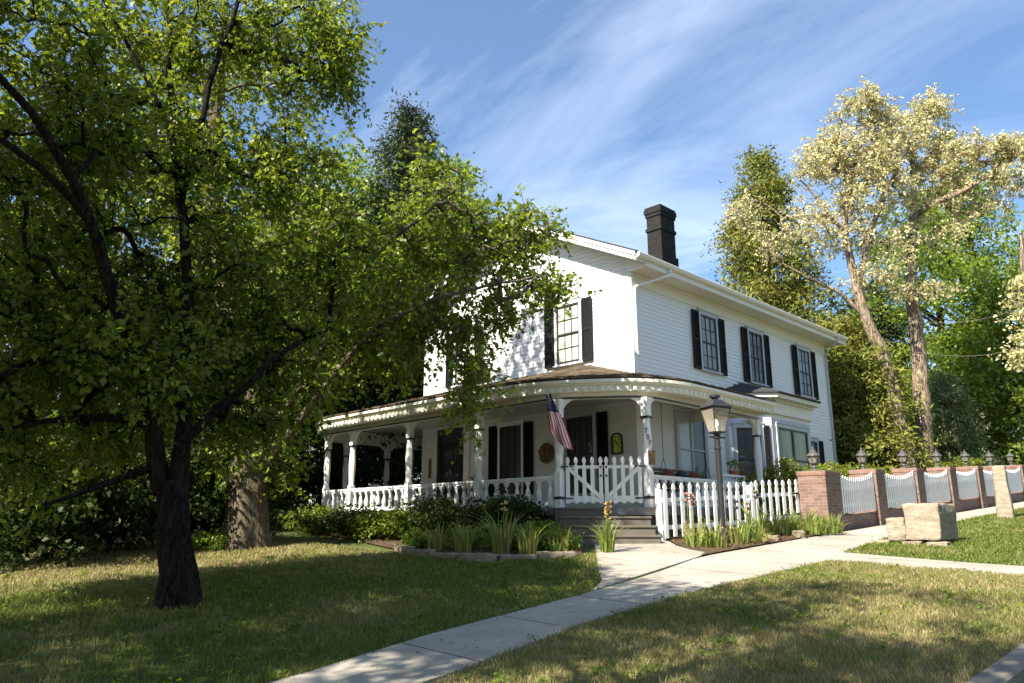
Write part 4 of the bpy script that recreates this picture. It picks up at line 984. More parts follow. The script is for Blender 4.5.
def flag():
    u, v = POSTS['f']; d0 = W(u, v).y-.2
    o = thing('flag', 'United States flag hanging limp from an angled pole on the gate post', 'flag', AT(560, 419, d0), frame=False)
    B = Vector(o.location); T = AT(546, 391, d0-.75)
    mb = MB(); mb.tube([Vector((0, 0, 0)), (T-B)*1.0], .016, 8); q = (T-B); mb.lathe(tuple(q), [(.01, -.03), (.03, 0), (.022, .03), (.004, .06)], 8); mb.build('pole', M['pole_pale'], o)
    Lp = [(545.6, 394), (546.8, 403), (547.5, 412), (548.8, 421), (549.5, 430), (553.5, 437)]; Rp = [(550.5, 394), (555, 403.5), (560, 414), (565, 425), (569.5, 437), (574, 450)]
    ns, nt_ = 26, 40; V = []
    for j in range(nt_+1):
        t = j/nt_; x = t*5; i = min(int(x), 4); f = x-i
        l = [Lp[i][k]+(Lp[i+1][k]-Lp[i][k])*f for k in (0, 1)]; r = [Rp[i][k]+(Rp[i+1][k]-Rp[i][k])*f for k in (0, 1)]
        for s_ in range(ns+1):
            s = s_/ns; px_, py_ = l[0]+(r[0]-l[0])*s, l[1]+(r[1]-l[1])*s+sin(pi*s)*6*max(0, t-.5)
            dep = d0-.62+.5*t*s+.13*t**.6*sin(s*12+t*4)+.07*sin(s*5-t*6)
            V.append(AT(px_, py_, dep)-B)
    mb = MB(); mb.v = [tuple(p) for p in V]
    for j in range(nt_):
        for s_ in range(ns):
            a = j*(ns+1)+s_; mb.f.append((a, a+1, a+ns+2, a+ns+1)); t = j/nt_
            st = int(s_*13/ns)
            mb.m.append(2 if t < .36 and s_ < ns*.97 else (0 if st % 2 == 0 else 1))
    c = mb.build('cloth', [M['flag_red'], M['flag_white'], M['flag_blue']], o, smooth=True)
    sm = c.modifiers.new('solid', 'SOLIDIFY'); sm.thickness = .004
    mb = MB(); rr = random.Random(2)
    for j in range(4, 14, 2):
        for s_ in range(3+j % 4, ns-2, 5):
            p = Vector(V[j*(ns+1)+s_])+Vector((0, -.006, 0)); pts = []
            for k in range(10):
                a = pi/2+k*pi/5; q = .016 if k % 2 == 0 else .007; pts.append((q*cos(a), q*sin(a)))
            mb.xprism(pts, p, (1, 0, 0), (0, 0, 1), (0, -1, 0), .003)
    mb.build('stars', M['flag_white'], o)
flag()
def swing():
    u0, u1, v = 16.1, 18.2, 10.95; zs = FLOOR+.50
    o = thing('porch_swing', 'hanging porch swing with chains behind the right railing', 'porch swing', W((u0+u1)/2, v, zs)); b = ((u0+u1)/2, v, zs)
    mb = MB()
    for i in range(6): mb.box(u0, u1, v-.22+i*.085, v-.15+i*.085, zs-.02, zs)
    mb.build('seat', M['wood'], o, off=b)
    mb = MB()
    for i in range(5): mb.xprism([(0, 0), (.02, 0), (.10, .09), (.08, .09)], (u0, v+.27+i*.012, zs+.06+i*.1), (0, 1, 0), (0, 0, 1), (1, 0, 0), u1-u0)
    mb.build('backrest', M['wood'], o, off=b)
    for u in (u0+.06, u1-.06):
        for vv in (v-.2, v+.28):
            mb = MB(); mb.tube([(u, vv, zs), (u, v, zs+.75)], .008, 5); 
            if vv < v: mb.tube([(u, v, zs+.75), (u, v, CEIL)], .009, 5)
            mb.build('chain', M['black'], o, off=b)
    for i, (m, lab, uu) in enumerate((('cush_red', 'dark red cushion at the left end of the porch swing', 16.6), ('cush_blue', 'blue cushion between two red ones on the porch swing', 17.2), ('cush_red', 'red patterned cushion at the right end of the porch swing', 17.8))):
        mb = MB(); mb.lathe((0, 0, 0), [(.02, -.09), (.27, -.07), (.33, 0), (.27, .07), (.02, .09)], 4)
        c = mb.build('cushion', M[m], None, smooth=True); c.rotation_euler = (radians(68), 0, FROT); c.location = W(uu, v+.14, zs+.33); tag(c, lab, 'cushion', 'cushions on the porch swing')
        ss = c.modifiers.new('sub', 'SUBSURF'); ss.levels = ss.render_levels = 2
swing()
def chair(u, v, rot, mat, label, name='porch_chair'):
    o = thing(name, label, 'chair', W(u, v, FLOOR), rot=rot); w = .29
    mb = MB(); mb.box(-w, w, -w, w, .40, .45); mb.build('seat', M[mat], o, bevel=.015)
    mb = MB()
    mb.xprism([(-w, .45), (w, .45), (w+.02, .86), (w*.6, .95), (-w*.6, .95), (-w-.02, .86)], (0, w-.02, 0), (1, 0, 0), (0, 0, 1), (0, 1, 0), .05); mb.build('backrest', M[mat], o, bevel=.012)
    for s in (-1, 1):
        mb = MB(); mb.box(s*w-.03, s*w+.03, -w, w, .64, .68); mb.box(s*w-.02, s*w+.02, -w, -w+.04, .45, .64); mb.build('armrest', M[mat], o, bevel=.008)
        for t in (-1, 1): mb = MB(); mb.box(s*(w-.03)-.022, s*(w-.03)+.022, t*(w-.03)-.022, t*(w-.03)+.022, 0, .4); mb.build('leg', M[mat], o)
chair(14.9, 21.1, radians(100), 'wicker', 'white wicker porch chair, the left one seen over the corner railing')
chair(15.4, 20.2, radians(70), 'wicker', 'white wicker porch chair, the right one seen over the corner railing')
chair(15.35, 18.0, radians(-80), 'door', 'low black porch chair in front of the front door')
def potplant(u, v, zb, label, mats, seed, h=.35, name='potted_plant', pot=True):
    o = thing(name, label, 'potted plant', W(u, v, zb)); r = random.Random(seed)
    mb = MB(); mb.lathe((0, 0, 0), [(.09, 0), (.14, .2), (.155, .2), (.155, .245), (.13, .245)], 12); mb.build('pot', M['terracotta'], o)
    mb = MB()
    for k in range(70):
        a, t = r.uniform(0, 6.3), r.uniform(.1, 1); c = Vector((cos(a)*.2*t, sin(a)*.2*t, .27+h*r.random()*(1.1-t*.5))); q = Vector((r.uniform(-1, 1), r.uniform(-1, 1), r.uniform(-.3, 1))).normalized(); s = q.orthogonal().normalized()
        mb.face([c, c+q*.05+s*.03, c+q*.11, c+q*.05-s*.03])
    mb.build('leaves', M[mats[0]], o)
    if mats[1]:
        mb = MB()
        for k in range(16):
            a, t = r.uniform(0, 6.3), r.uniform(.1, 1); mb.lathe((cos(a)*.18*t, sin(a)*.18*t, .3+h*r.uniform(.5, 1.15)), [(.01, -.03), (.045, 0), (.03, .03), (.005, .045)], 6)
        mb.build('flowers', M[mats[1]], o)
potplant(15.9, 17.55, FLOOR+.42, 'red flowering plant in a clay pot between front door and window', ('leaf_mid', 'flower_rust'), 3)
mb = MB(); o = thing('plant_stand', 'small round dark stand under the red flowering pot plant', 'stand', W(15.9, 17.55, FLOOR))
mb.lathe((0, 0, 0), [(.17, .385), (.17, .42)], 14); mb.build('top', M['door'], o)
for a in range(3):
    mb = MB(); mb.beam((.12*cos(a*2.1), .12*sin(a*2.1), .385), (.17*cos(a*2.1), .17*sin(a*2.1), 0), .025, .025); mb.build('leg', M['door'], o)
def lattice():
    u0, u1, v = 17.55, 18.75, 10.22; z0, z1 = FLOOR, 1.32
    o = thing('lattice_planter', 'white lattice planter box at the far end of the right porch', 'planter', W(u0, v, z0)); b = (u0, v, z0); mb = MB()
    for i in range(-5, 12):
        for s in (-1, 1):
            a = u0+i*.15 if s > 0 else u0+(i)*.15+.88*1; p, q = (a, 0), (a+s*.88, .88)
            lo, hi = 0., 1.
            for xx, dd in ((p[0], q[0]-p[0]),):
                t0, t1 = (u0-xx)/dd, (u1-xx)/dd; lo, hi = max(lo, min(t0, t1)), min(hi, max(t0, t1))
            if hi-lo < .05: continue
            mb.beam((p[0]+s*.88*lo, v+.006*s, z0+.88*lo), (p[0]+s*.88*hi, v+.006*s, z0+.88*hi), .010, .03, up=(0, 1, 0))
    mb.build('lattice', M['white'], o, off=b)
    mb = MB()
    for a in (u0, u1): mb.box(a-.025, a+.025, v-.025, v+.025, z0, z1+.03)
    mb.box(u0+.025, u1-.025, v-.02, v+.02, z1-.02, z1+.03); mb.box(u0+.025, u1-.025, v+.03, v+.3, z0+.6, z0+.8); mb.build('frame', M['white'], o, off=b)
lattice()
potplant(18.6, 10.4, FLOOR+.8, 'leafy green plant in the lattice planter beside the end porch post', ('leaf_lime', None), 8, .3)
# ================================================================== trees and plants
def leaves(P, D, size, rng, wid=.62, up=.6, fold=.18, out=None):
    """leaf faces at points P; D: hanging direction bias; returns verts, quads"""
    n = len(P)
    nrm = rng.normal(size=(n, 3)); nrm[:, 2] += up*1.6
    if out is not None: nrm += out*1.2
    nrm /= np.linalg.norm(nrm, axis=1, keepdims=True)
    a = rng.normal(size=(n, 3))+D; a -= nrm*(a*nrm).sum(1, keepdims=True); a /= np.linalg.norm(a, axis=1, keepdims=True)+1e-9
    b = np.cross(nrm, a); L_ = (size*rng.uniform(.45, 1.35, n))[:, None]; w = L_*wid*.5
    f = nrm*L_*fold
    V = np.stack([P, P+a*L_*.42+b*w+f, P+a*L_, P+a*L_*.42-b*w+f], 1).reshape(-1, 3)
    return V, np.arange(4*n).reshape(n, 4)
def sample_blob(c, r, n, rng, hollow=.35):
    d = rng.normal(size=(n, 3)); d /= np.linalg.norm(d, axis=1, keepdims=True)
    t = rng.uniform(hollow**3, 1, n)**(1/3); return np.array(c)+d*(t*np.clip(rng.normal(1, .2, n), .3, 1.4))[:, None]*np.array(r)
def tubes_np(paths, n=5):
    V, F = [], []; k = 0
    for P, R in paths:
        P = np.asarray(P, float); m = len(P); T = np.gradient(P, axis=0); T /= np.linalg.norm(T, axis=1, keepdims=True)+1e-9
        ref = np.array([.31, .17, .93]) if abs(T[0, 2]) < .9 else np.array([1., .1, 0]); q = 24 if R[0] > .15 else (12 if R[0] > .08 else n)
        A_ = ref-T*(T@ref)[:, None]; A_ /= np.linalg.norm(A_, axis=1, keepdims=True)+1e-9; B_ = np.cross(T, A_)
        th = np.arange(q)*2*pi/q
        RR = np.repeat(np.asarray(R, float)[:, None], q, 1)
        if R[0] > .1:
            g = np.random.default_rng(int(R[0]*1e4)); col = g.normal(size=q); wob = np.cumsum(g.normal(size=(m, q)), 0)*.25; root = np.exp(-np.maximum(0, P[:, 2]-P[0, 2]-.25)/.3)[:, None]*(R[0] > .2)
            RR *= 1+.035*np.clip(col+wob*.4, -2, 2)+.02*g.normal(size=(m, q))+.22*root*np.cos(4*th+1.+.8*col[0])[None]
        ring = P[:, None]+(A_[:, None]*np.cos(th)[None, :, None]+B_[:, None]*np.sin(th)[None, :, None])*RR[:, :, None]
        V.append(ring.reshape(-1, 3)); i, j = np.meshgrid(np.arange(m-1), np.arange(q), indexing='ij'); a = k+i*q+j; b = k+i*q+(j+1) % q
        F.append(np.stack([a, b, b+q, a+q], -1).reshape(-1, 4)); k += m*q
    return np.concatenate(V), np.concatenate(F)
def curve(P, R, step=.35, rng=None, jit=.0):
    P = np.array(P, float); R = np.array(R, float); d = np.r_[0, np.cumsum(np.linalg.norm(np.diff(P, axis=0), axis=1))]
    n = max(3, int(d[-1]/step)+1); t = np.linspace(0, d[-1], n)
    # smooth through the points
    Q = np.stack([np.interp(t, d, P[:, k]) for k in range(3)], -1); r = np.interp(t, d, R)
    for _ in range(3): Q[1:-1] = (Q[:-2]+2*Q[1:-1]+Q[2:])/4
    if rng is not None and jit: Q[1:-1] += rng.normal(size=(n-2, 3))*jit
    return Q, r
def tree(name, label, base, limbs, blobs, per, lsize, spread, lmat, bark, seed, group=None, hang=.3, up=.35, wid=.62, cat='tree', tip=.010, flare=1.5, hollow=.3, sag=.12, twigs=0):
    rng = np.random.default_rng(seed); base = Vector(base); o = thing(name, label, cat, base, group=group, frame=False); B = np.array(base)
    paths = []; nodes = []; par = []; minr = []
    for li, (P, R) in enumerate(limbs):
        Q, r = curve(P, R, .3 if li == 0 else .4, rng, .02)
        if li == 0:
            h = Q[:, 2]-Q[0, 2]; r = r*(1+(flare-1)*np.exp(-h/.35)); Q[0, 2] -= .25
        paths.append((Q, r)); k = len(nodes)
        if nodes: p0 = int(np.argmin(np.linalg.norm(np.array(nodes)-Q[0], axis=1)))
        else: p0 = -1
        for i, q in enumerate(Q): nodes.append(q); par.append(k+i-1 if i else p0)
    tr = np.array(nodes); C = np.concatenate([sample_blob(c, r, n, rng, hollow) for c, r, n in blobs])
    d0 = np.array([np.linalg.norm(tr-c, axis=1).min() for c in C]); C = C[np.argsort(d0)]
    NN = np.zeros((len(tr)+len(C)*4, 3)); NN[:len(tr)] = tr; cnt = len(tr); br = []
    low = tr[:, 2].min()+.25*(tr[:, 2].max()-tr[:, 2].min())
    for c in C:
        X = NN[:cnt]; dv = X-c; d = np.sqrt((dv**2).sum(1)); cost = d+.7*np.maximum(0, dv[:, 2])+.8*np.maximum(0, low-X[:, 2])
        a = int(np.argmin(cost)); q = X[a]; L_ = d[a]
        ids = [a]; pts = [q]
        for t in (.3, .6, .85, 1.):
            s = q+(c-q)*t+rng.normal(size=3)*.05*L_*(t < 1); s[2] += sag*L_*sin(pi*t)
            NN[cnt] = s; par.append(ids[-1]); ids.append(cnt); pts.append(s); cnt += 1
        br.append((ids, pts))
    w = np.zeros(cnt)
    for ids, _ in br: w[ids[-1]] += 1
    for i in range(cnt-1, -1, -1):
        if par[i] >= 0 and par[i] < i: w[par[i]] += w[i]
    for ids, pts in br:
        r = [tip*max(1., w[i])**.46 for i in ids]; r[0] = min(r[0], r[1]*1.25); paths.append((np.array(pts), np.array(r)))
    TRV, TRF = tubes_np(paths, 5)
    n = len(C)*per; rep = np.repeat(np.arange(len(C)), per)
    dirs = np.array([pts[-1]-pts[-3] for _, pts in br]); dirs /= np.linalg.norm(dirs, axis=1, keepdims=True)+1e-9
    if twigs:
        m = len(C)*twigs; tc = np.repeat(np.arange(len(C)), twigs); td = rng.normal(size=(m, 3))*.8+dirs[tc]*.7+np.array([0, 0, -hang*.6]); td /= np.linalg.norm(td, axis=1, keepdims=True)
        tl = spread*rng.uniform(.9, 2.3, m)[:, None]; t0 = C[tc]+rng.normal(size=(m, 3))*spread*.22-dirs[tc]*rng.uniform(0, 1., (m, 1))*spread
        mid = t0+td*tl*.5; end = t0+td*tl+np.array([0, 0, -1.])*tl*.22
        k = max(1, per//twigs); n = m*k; ti = np.repeat(np.arange(m), k); t = rng.uniform(.12, 1.02, n)[:, None]
        Pn = (1-t)**2*t0[ti]+2*t*(1-t)*mid[ti]+t*t*end[ti]; side = rng.normal(size=(n, 3)); Pn = Pn+side*lsize*.16
        Dn = td[ti]*.8+side*.55+np.array([0, 0, -hang])
        ax = td; rf = np.where(np.abs(ax[:, 2:3]) < .9, np.array([[0, 0, 1.]]), np.array([[1., 0, 0]])); s1 = np.cross(ax, rf); s1 /= np.linalg.norm(s1, axis=1, keepdims=True); s2 = np.cross(ax, s1)
        rr = np.array([tip, tip*.7, tip*.3]); tv = []
        for P_, r_ in zip((t0, mid+np.array([0, 0, .02]), end), rr):
            for q_ in range(3): tv.append(P_+(s1*cos(q_*2.094)+s2*sin(q_*2.094))*r_)
        TV = np.stack(tv, 1).reshape(-1, 3); kk = np.arange(m)[:, None]*9; TF = []
        for r_ in (0, 3):
            for q_ in range(3): TF.append(kk+np.array([[r_+q_, r_+(q_+1) % 3, r_+3+(q_+1) % 3, r_+3+q_]]))
        TF = np.concatenate(TF, 0)
    else:
        t = rng.uniform(-1.2, 1., n)[:, None]*spread
        Pn = C[rep]+dirs[rep]*t+rng.normal(size=(n, 3))*np.array([spread, spread, spread*.6])*.62
        Dn = dirs[rep]*.7+np.array([0, 0, -hang])
    V2, F2 = (np.concatenate([TRV, TV]), np.concatenate([TRF, TF+len(TRV)])) if twigs else (TRV, TRF)
    npmesh('trunk', V2-B, F2, M[bark], o, smooth=True)
    V, F = leaves(Pn, Dn, lsize, rng, wid, up); npmesh('crown', V-B, F, M[lmat], o)
    return o
def G3(u, v, dz=0.): return W(u, v, float(gz(u, v))+dz)
def ground_at(x, y): return ground_px(x, y)
def PX(lst): return [tuple(AT(*q)) for q in lst]
def BL(lst):                                          # (px, py, depth, rx px, ry px, rdepth m, count)
    out = []
    for x, y, d, rx, ry, rd, n in lst: out.append((tuple(AT(x, y, d)), (rx*d/FPX, rd, ry*d/FPX*1.03), n))
    return out
# ---- near dark tree on the left lawn
b1 = ground_at(180, 606)
dT = b1.y
tree('shade_tree', 'dark trunked leafy tree forking low on the left lawn, nearest the camera', b1,
     [([tuple(b1), *PX([(177, 560, dT), (172, 510, dT+.05), (171, 484, dT+.1)])], [.20, .19, .185, .175]),
      (PX([(164, 492, dT+.1), (152, 425, dT), (139, 350, dT-.2), (112, 285, dT-.5), (94, 228, dT-.9), (60, 150, dT-1.5), (22, 92, dT-2.0), (-20, 55, dT-2.6)]), [.13, .105, .09, .08, .07, .055, .045, .03]),
      (PX([(178, 492, dT+.1), (184, 435, dT+.2), (183, 380, dT+.4), (190, 300, dT+.7), (182, 215, dT+1.0), (172, 135, dT+1.3), (168, 60, dT+1.6), (175, -30, dT+2.0)]), [.13, .10, .085, .075, .065, .055, .045, .025]),
      (PX([(172, 135, dT+1.3), (150, 90, dT+1.1), (128, 45, dT+.9), (98, -10, dT+.7)]), [.05, .04, .03, .02]),
      (PX([(182, 200, dT+1.1), (206, 95, dT+1.2), (222, 48, dT+1.3), (240, 0, dT+1.4), (262, -50, dT+1.5)]), [.055, .05, .042, .034, .02]),
      (PX([(94, 228, dT-.9), (60, 180, dT-1.4), (20, 140, dT-2.), (-30, 120, dT-2.5)]), [.055, .045, .035, .025]),
      (PX([(160, 465, dT+.1), (120, 478, dT-.3), (80, 490, dT-.7), (45, 505, dT-1.)]), [.06, .045, .032, .018]),
      (PX([(150, 425, dT), (90, 405, dT+.1), (40, 420, dT-.2), (0, 430, dT-.5)]), [.07, .05, .035, .02]),
      (PX([(185, 440, dT+.2), (230, 400, dT+.6), (280, 350, dT+1.2), (330, 330, dT+1.8)]), [.07, .055, .04, .02])],
     BL([(50, 60, 9.4, 90, 70, 1.5, 105), (180, 35, 11.2, 110, 55, 1.5, 110), (290, 40, 11.8, 75, 55, 1.3, 75), (30, 200, 9.6, 80, 90, 1.3, 110), (185, 170, 11.2, 110, 70, 1.5, 120),
         (285, 150, 11.4, 50, 45, 1.2, 44), (90, 300, 10.6, 110, 70, 1.2, 120), (230, 300, 11.2, 100, 85, 1.4, 170), (20, 340, 9.6, 70, 80, 1.3, 90), (60, 420, 10.4, 90, 50, 1.2, 80), (145, 355, 9.2, 70, 45, .6, 48), (330, 250, 11.8, 50, 50, 1.1, 60), (-10, 470, 9.6, 60, 40, 1.2, 34), (240, 395, 11.6, 70, 50, 1.2, 90), (340, 60, 11.9, 28, 45, .8, 30), (100, 130, 9.0, 60, 40, .8, 40)]),
     45, .10, .27, 'leaf_near', 'bark_dark', 11, hang=.5, tip=.006, twigs=5)
# ---- big old trunk by the corner of the porch; its boughs hang in front of the gable
b2 = ground_at(244, 549); d2 = b2.y
tree('shade_tree', 'big old tree with thick pale furrowed trunk standing left of the porch corner', b2,
     [([tuple(b2), *PX([(246, 520, d2), (249, 480, d2), (251, 430, d2), (248, 370, d2)])], [.43, .40, .38, .38, .34]),
      (PX([(248, 380, d2), (225, 300, d2-.2), (212, 210, d2-.3), (215, 120, d2-.3), (222, 40, d2-.2), (230, -60, d2)]), [.26, .22, .19, .15, .1, .05]),
      (PX([(250, 440, d2), (290, 410, d2-.4), (330, 330, d2-1.2), (365, 265, d2-1.8), (385, 245, d2-2)]), [.12, .085, .065, .05, .03]),
      (PX([(262, 468, d2-.1), (315, 400, d2-.8), (367, 332, d2-1.6), (430, 300, d2-2.3), (490, 285, d2-2.6), (540, 275, d2-2.8)]), [.11, .075, .055, .04, .028, .015]),
      (PX([(248, 380, d2), (280, 290, d2-.6), (310, 240, d2-.9), (340, 222, d2-1.2), (366, 212, d2-1.4)]), [.11, .07, .06, .055, .05]),
      (PX([(385, 245, d2-2.), (420, 215, d2-2.2), (455, 190, d2-2.3)]), [.05, .035, .02])],
     BL([(230, 240, 16.6, 80, 70, 1.6, 90), (300, 260, 16, 70, 70, 1.6, 130), (370, 285, 15.6, 70, 75, 1.6, 150), (440, 240, 15.4, 55, 65, 1.3, 100), (500, 245, 15.2, 45, 40, 1.1, 68), (532, 228, 15.2, 24, 24, .7, 26),
         (455, 315, 15.2, 42, 42, 1., 50), (400, 345, 15.6, 45, 40, 1.2, 60), (320, 350, 15.8, 60, 45, 1.4, 80), (500, 305, 15, 32, 24, .7, 22), (546, 288, 15, 28, 16, .6, 24), (478, 365, 15.0, 26, 30, .6, 26), (468, 408, 14.9, 16, 26, .4, 12),
         (260, 450, 16.6, 50, 28, .8, 34), (270, 415, 16.4, 30, 26, .8, 18), (236, 474, 16.4, 34, 11, .5, 14), (286, 480, 16.6, 14, 8, .4, 5), (440, 170, 15.6, 30, 22, .8, 22), (180, 80, 17.5, 120, 90, 2, 120), (290, 60, 17.5, 70, 70, 1.6, 80), (340, 30, 17.2, 35, 50, 1.2, 30)]),
     35, .125, .30, 'leaf_big', 'bark_grey', 12, hang=.4, flare=1.38, tip=.007, twigs=5)
# ---- trees behind on the left
def simple_tree_uv(label, name, u, v, h, r, lm, bk, seed, n, per, ls, sp, group):
    b = W(u, v, float(gz(u, v))); t = Vector((b.x, b.y, b.z+h*.8)); rng = random.Random(seed); bl = []
    for i in range(10):
        f = .25+.07*i; a = rng.uniform(0, 6.28); rr = r*(.5+.5*sin(pi*(i+1)/11)); bl.append(((b.x+cos(a)*rr*.4, b.y+sin(a)*rr*.4, b.z+h*f), (rr*.8, rr*.8, h*.12), n//10))
    return tree(name, label, b, [([tuple(b), tuple(b.lerp(t, .5)), tuple(t)], [.3, .22, .08])], bl, per, ls, sp, lm, bk, seed, group)
def simple_tree(label, name, x, y, d, h, wpx, lm, bk, seed, n, per, ls, sp, group=None, cy=.55, fat=1.0, lean=0, lowc=.25, **k):
    p = AT(x, 500, d); u, v = UV(p.x, p.y); b = W(u, v, float(gz(u, v))); r = wpx*d/FPX; rng = random.Random(seed)
    t = Vector((b.x+lean, b.y, b.z+h*.8)); blobs = []
    m = 7
    for i in range(m):
        f = lowc+(1-lowc)*(i+.5)/m; rr = r*(.55+.6*sin(pi*min(1, (f-lowc)/(1-lowc)*.85+.12)))*fat
        for j in range(2):
            a = rng.uniform(0, 6.28); blobs.append(((b.x+lean*f+cos(a)*rr*.45, b.y+sin(a)*rr*.45, b.z+h*f), (rr*.75, rr*.75, h*.12), max(2, n//(2*m))))
    limbs = [([tuple(b), tuple(b.lerp(t, .35)), tuple(b.lerp(t, .7)), tuple(t)], [h*.022, h*.018, h*.011, h*.004])]
    for i in range(4):
        a = rng.uniform(0, 6.28); s = b.lerp(t, .3+.13*i); limbs.append(([tuple(s), tuple(s+Vector((cos(a)*r*.4, sin(a)*r*.4, h*.12))), tuple(s+Vector((cos(a)*r*.75, sin(a)*r*.75, h*.2)))], [h*.008, h*.006, h*.003]))
    return tree(name, label, b, limbs, blobs, per, ls, sp, lm, bk, seed, group, **k)
GB = 'trees closing the left background'
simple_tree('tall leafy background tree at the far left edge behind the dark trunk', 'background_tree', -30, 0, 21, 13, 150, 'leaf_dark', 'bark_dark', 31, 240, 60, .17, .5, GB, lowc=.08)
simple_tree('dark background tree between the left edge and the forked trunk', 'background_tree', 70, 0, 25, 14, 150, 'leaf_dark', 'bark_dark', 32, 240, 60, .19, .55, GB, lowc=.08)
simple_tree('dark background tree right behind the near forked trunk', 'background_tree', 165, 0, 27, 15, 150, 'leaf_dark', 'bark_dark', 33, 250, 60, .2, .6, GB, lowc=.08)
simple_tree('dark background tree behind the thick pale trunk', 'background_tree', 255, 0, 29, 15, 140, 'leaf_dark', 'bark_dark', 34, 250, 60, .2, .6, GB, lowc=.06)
simple_tree('green background tree seen through the left end of the porch', 'background_tree', 350, 0, 36, 14, 110, 'leaf_mid', 'bark_dark', 35, 240, 60, .22, .6, GB, lowc=.05)
simple_tree('bright green background tree touching the left house corner', 'background_tree', 400, 0, 40, 15, 80, 'leaf_mid', 'bark_dark', 36, 200, 60, .22, .6, GB, lowc=.05)
simple_tree('mid green tree behind the boughs left of the house, right of the thick trunk', 'background_tree', 325, 0, 31, 15, 85, 'leaf_mid', 'bark_dark', 45, 260, 60, .2, .5, GB, lowc=.2)
simple_tree('mid green tree rising behind the house left of the gable peak', 'background_tree', 440, 0, 37, 16.5, 48, 'leaf_mid', 'bark_dark', 46, 200, 60, .2, .5, GB, lowc=.3)
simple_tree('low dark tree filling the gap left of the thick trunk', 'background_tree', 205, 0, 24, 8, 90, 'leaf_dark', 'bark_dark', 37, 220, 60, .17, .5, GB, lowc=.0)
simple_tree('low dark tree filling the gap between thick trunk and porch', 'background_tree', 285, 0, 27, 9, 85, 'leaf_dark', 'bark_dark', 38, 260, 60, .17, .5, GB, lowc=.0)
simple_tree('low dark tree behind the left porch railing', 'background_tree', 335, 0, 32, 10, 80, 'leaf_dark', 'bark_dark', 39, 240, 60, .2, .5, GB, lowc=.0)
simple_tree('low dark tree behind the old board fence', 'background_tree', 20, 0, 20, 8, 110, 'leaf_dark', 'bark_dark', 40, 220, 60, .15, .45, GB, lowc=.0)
for i, (x, d, lab) in enumerate(((82, 19, 'slender pale birch trunk in the left shade, the right one of two'), (72, 20.5, 'slender pale birch trunk in the left shade, the left one of two'))):
    p = AT(x, 520, d); u, v = UV(p.x, p.y); b = W(u, v, float(gz(u, v)))
    tree('birch_tree', lab, b, [([tuple(b), (b.x+.05, b.y, b.z+2), (b.x-.1, b.y+.1, b.z+4.5), (b.x+.15, b.y, b.z+8)], [.09, .08, .06, .03])], [((b.x, b.y, b.z+5.5), (1.6, 1.6, 2.4), 60)], 50, .10, .35, 'leaf_mid', 'bark_pale', 41+i, 'pair of birches in the left shade', hang=.6)
def conifer(name, label, x, d, ytop, wpx, lm, bk, seed, n, per, ls, sp, ybase=500, cone=.9, group=None, lowc=.05, **k):
    p = AT(x, ybase, d); u, v = UV(p.x, p.y); b = W(u, v, float(gz(u, v))); r = wpx*d/FPX; top = AT(x, ytop, d).z; h = top-b.z; rng = np.random.default_rng(seed)
    blobs = []; m = 16
    for i in range(m):
        f = lowc+(1-lowc)*(i+.5)/m; rr = max(.25, r*(1-f)**cone); q = max(2, int(n*(rr/r+.12)/m*1.3))
        a = rng.uniform(0, 6.28); e = rr*.18; blobs.append(((b.x+cos(a)*e, b.y+sin(a)*e, b.z+h*f), (rr, rr, h/m*.75), q))
    return tree(name, label, b, [([tuple(b), (b.x, b.y, b.z+h*.5), (b.x, b.y, b.z+h*.97)], [h*.02, h*.012, .02])], blobs, per, ls, sp, lm, bk, seed, group, wid=.3, hollow=.55, sag=-.05, **k)
conifer('conifer', 'dark conifer rising behind the boughs left of the gable', 394, 33, 114, 100, 'leaf_conifer', 'bark_dark', 51, 820, 90, .26, .5, cone=.58, hang=.2)
conifer('conifer', 'thin dark conifer top peeping above the house behind the gable boughs', 455, 42, 180, 40, 'leaf_mid', 'bark_dark', 52, 160, 80, .26, .5, cone=.7, hang=.2)
# ---- right side
p5 = AT(927, 470, 31.5); u5, v5 = UV(p5.x, p5.y); b5 = W(u5, v5, float(gz(u5, v5)))
D5 = 31.5
tree('locust_tree', 'tall blossoming locust with bare straight furrowed trunk behind the brick fence', b5,
     [([tuple(b5), *PX([(925, 455, D5), (922, 400, D5), (917, 335, D5), (911, 290, D5), (913, 236, D5), (914, 205, D5), (912, 160, D5), (915, 125, D5)])], [.38, .34, .32, .29, .25, .20, .15, .10, .05]),
      (PX([(914, 212, D5), (935, 203, D5-.4), (958, 194, D5-.8), (978, 183, D5-1), (1000, 168, D5-1.2), (1030, 150, D5-1.4)]), [.15, .14, .12, .09, .06, .03]),
      (PX([(913, 225, D5), (940, 190, D5+.5), (950, 160, D5+.8)]), [.1, .07, .03])],
     BL([(928, 112, D5, 22, 24, 1.2, 80), (905, 138, D5, 28, 26, 1.3, 95), (942, 148, D5, 22, 26, 1.2, 80), (975, 152, D5-1, 34, 16, 1.3, 80), (1010, 147, D5-1.2, 32, 16, 1.2, 75), (1000, 180, D5-1, 35, 18, 1.2, 55), (940, 195, D5, 36, 20, 1.3, 50), (958, 172, D5-.5, 24, 14, 1, 30), (925, 172, D5, 24, 18, 1, 34), (945, 232, D5-.5, 26, 16, 1, 18), (905, 215, D5, 20, 24, 1, 22), (920, 290, D5-1, 30, 10, .9, 30), (985, 212, D5, 30, 16, 1.1, 24)]),
     34, .125, .25, 'leaf_blossom', 'bark_locust', 61, 'pair of blossoming locusts', hang=.9, tip=.010, hollow=.0, sag=.05, up=.1, twigs=4)
p = AT(1062, 480, 27); u_, v_ = UV(p.x, p.y); bb = W(u_, v_, float(gz(u_, v_)))
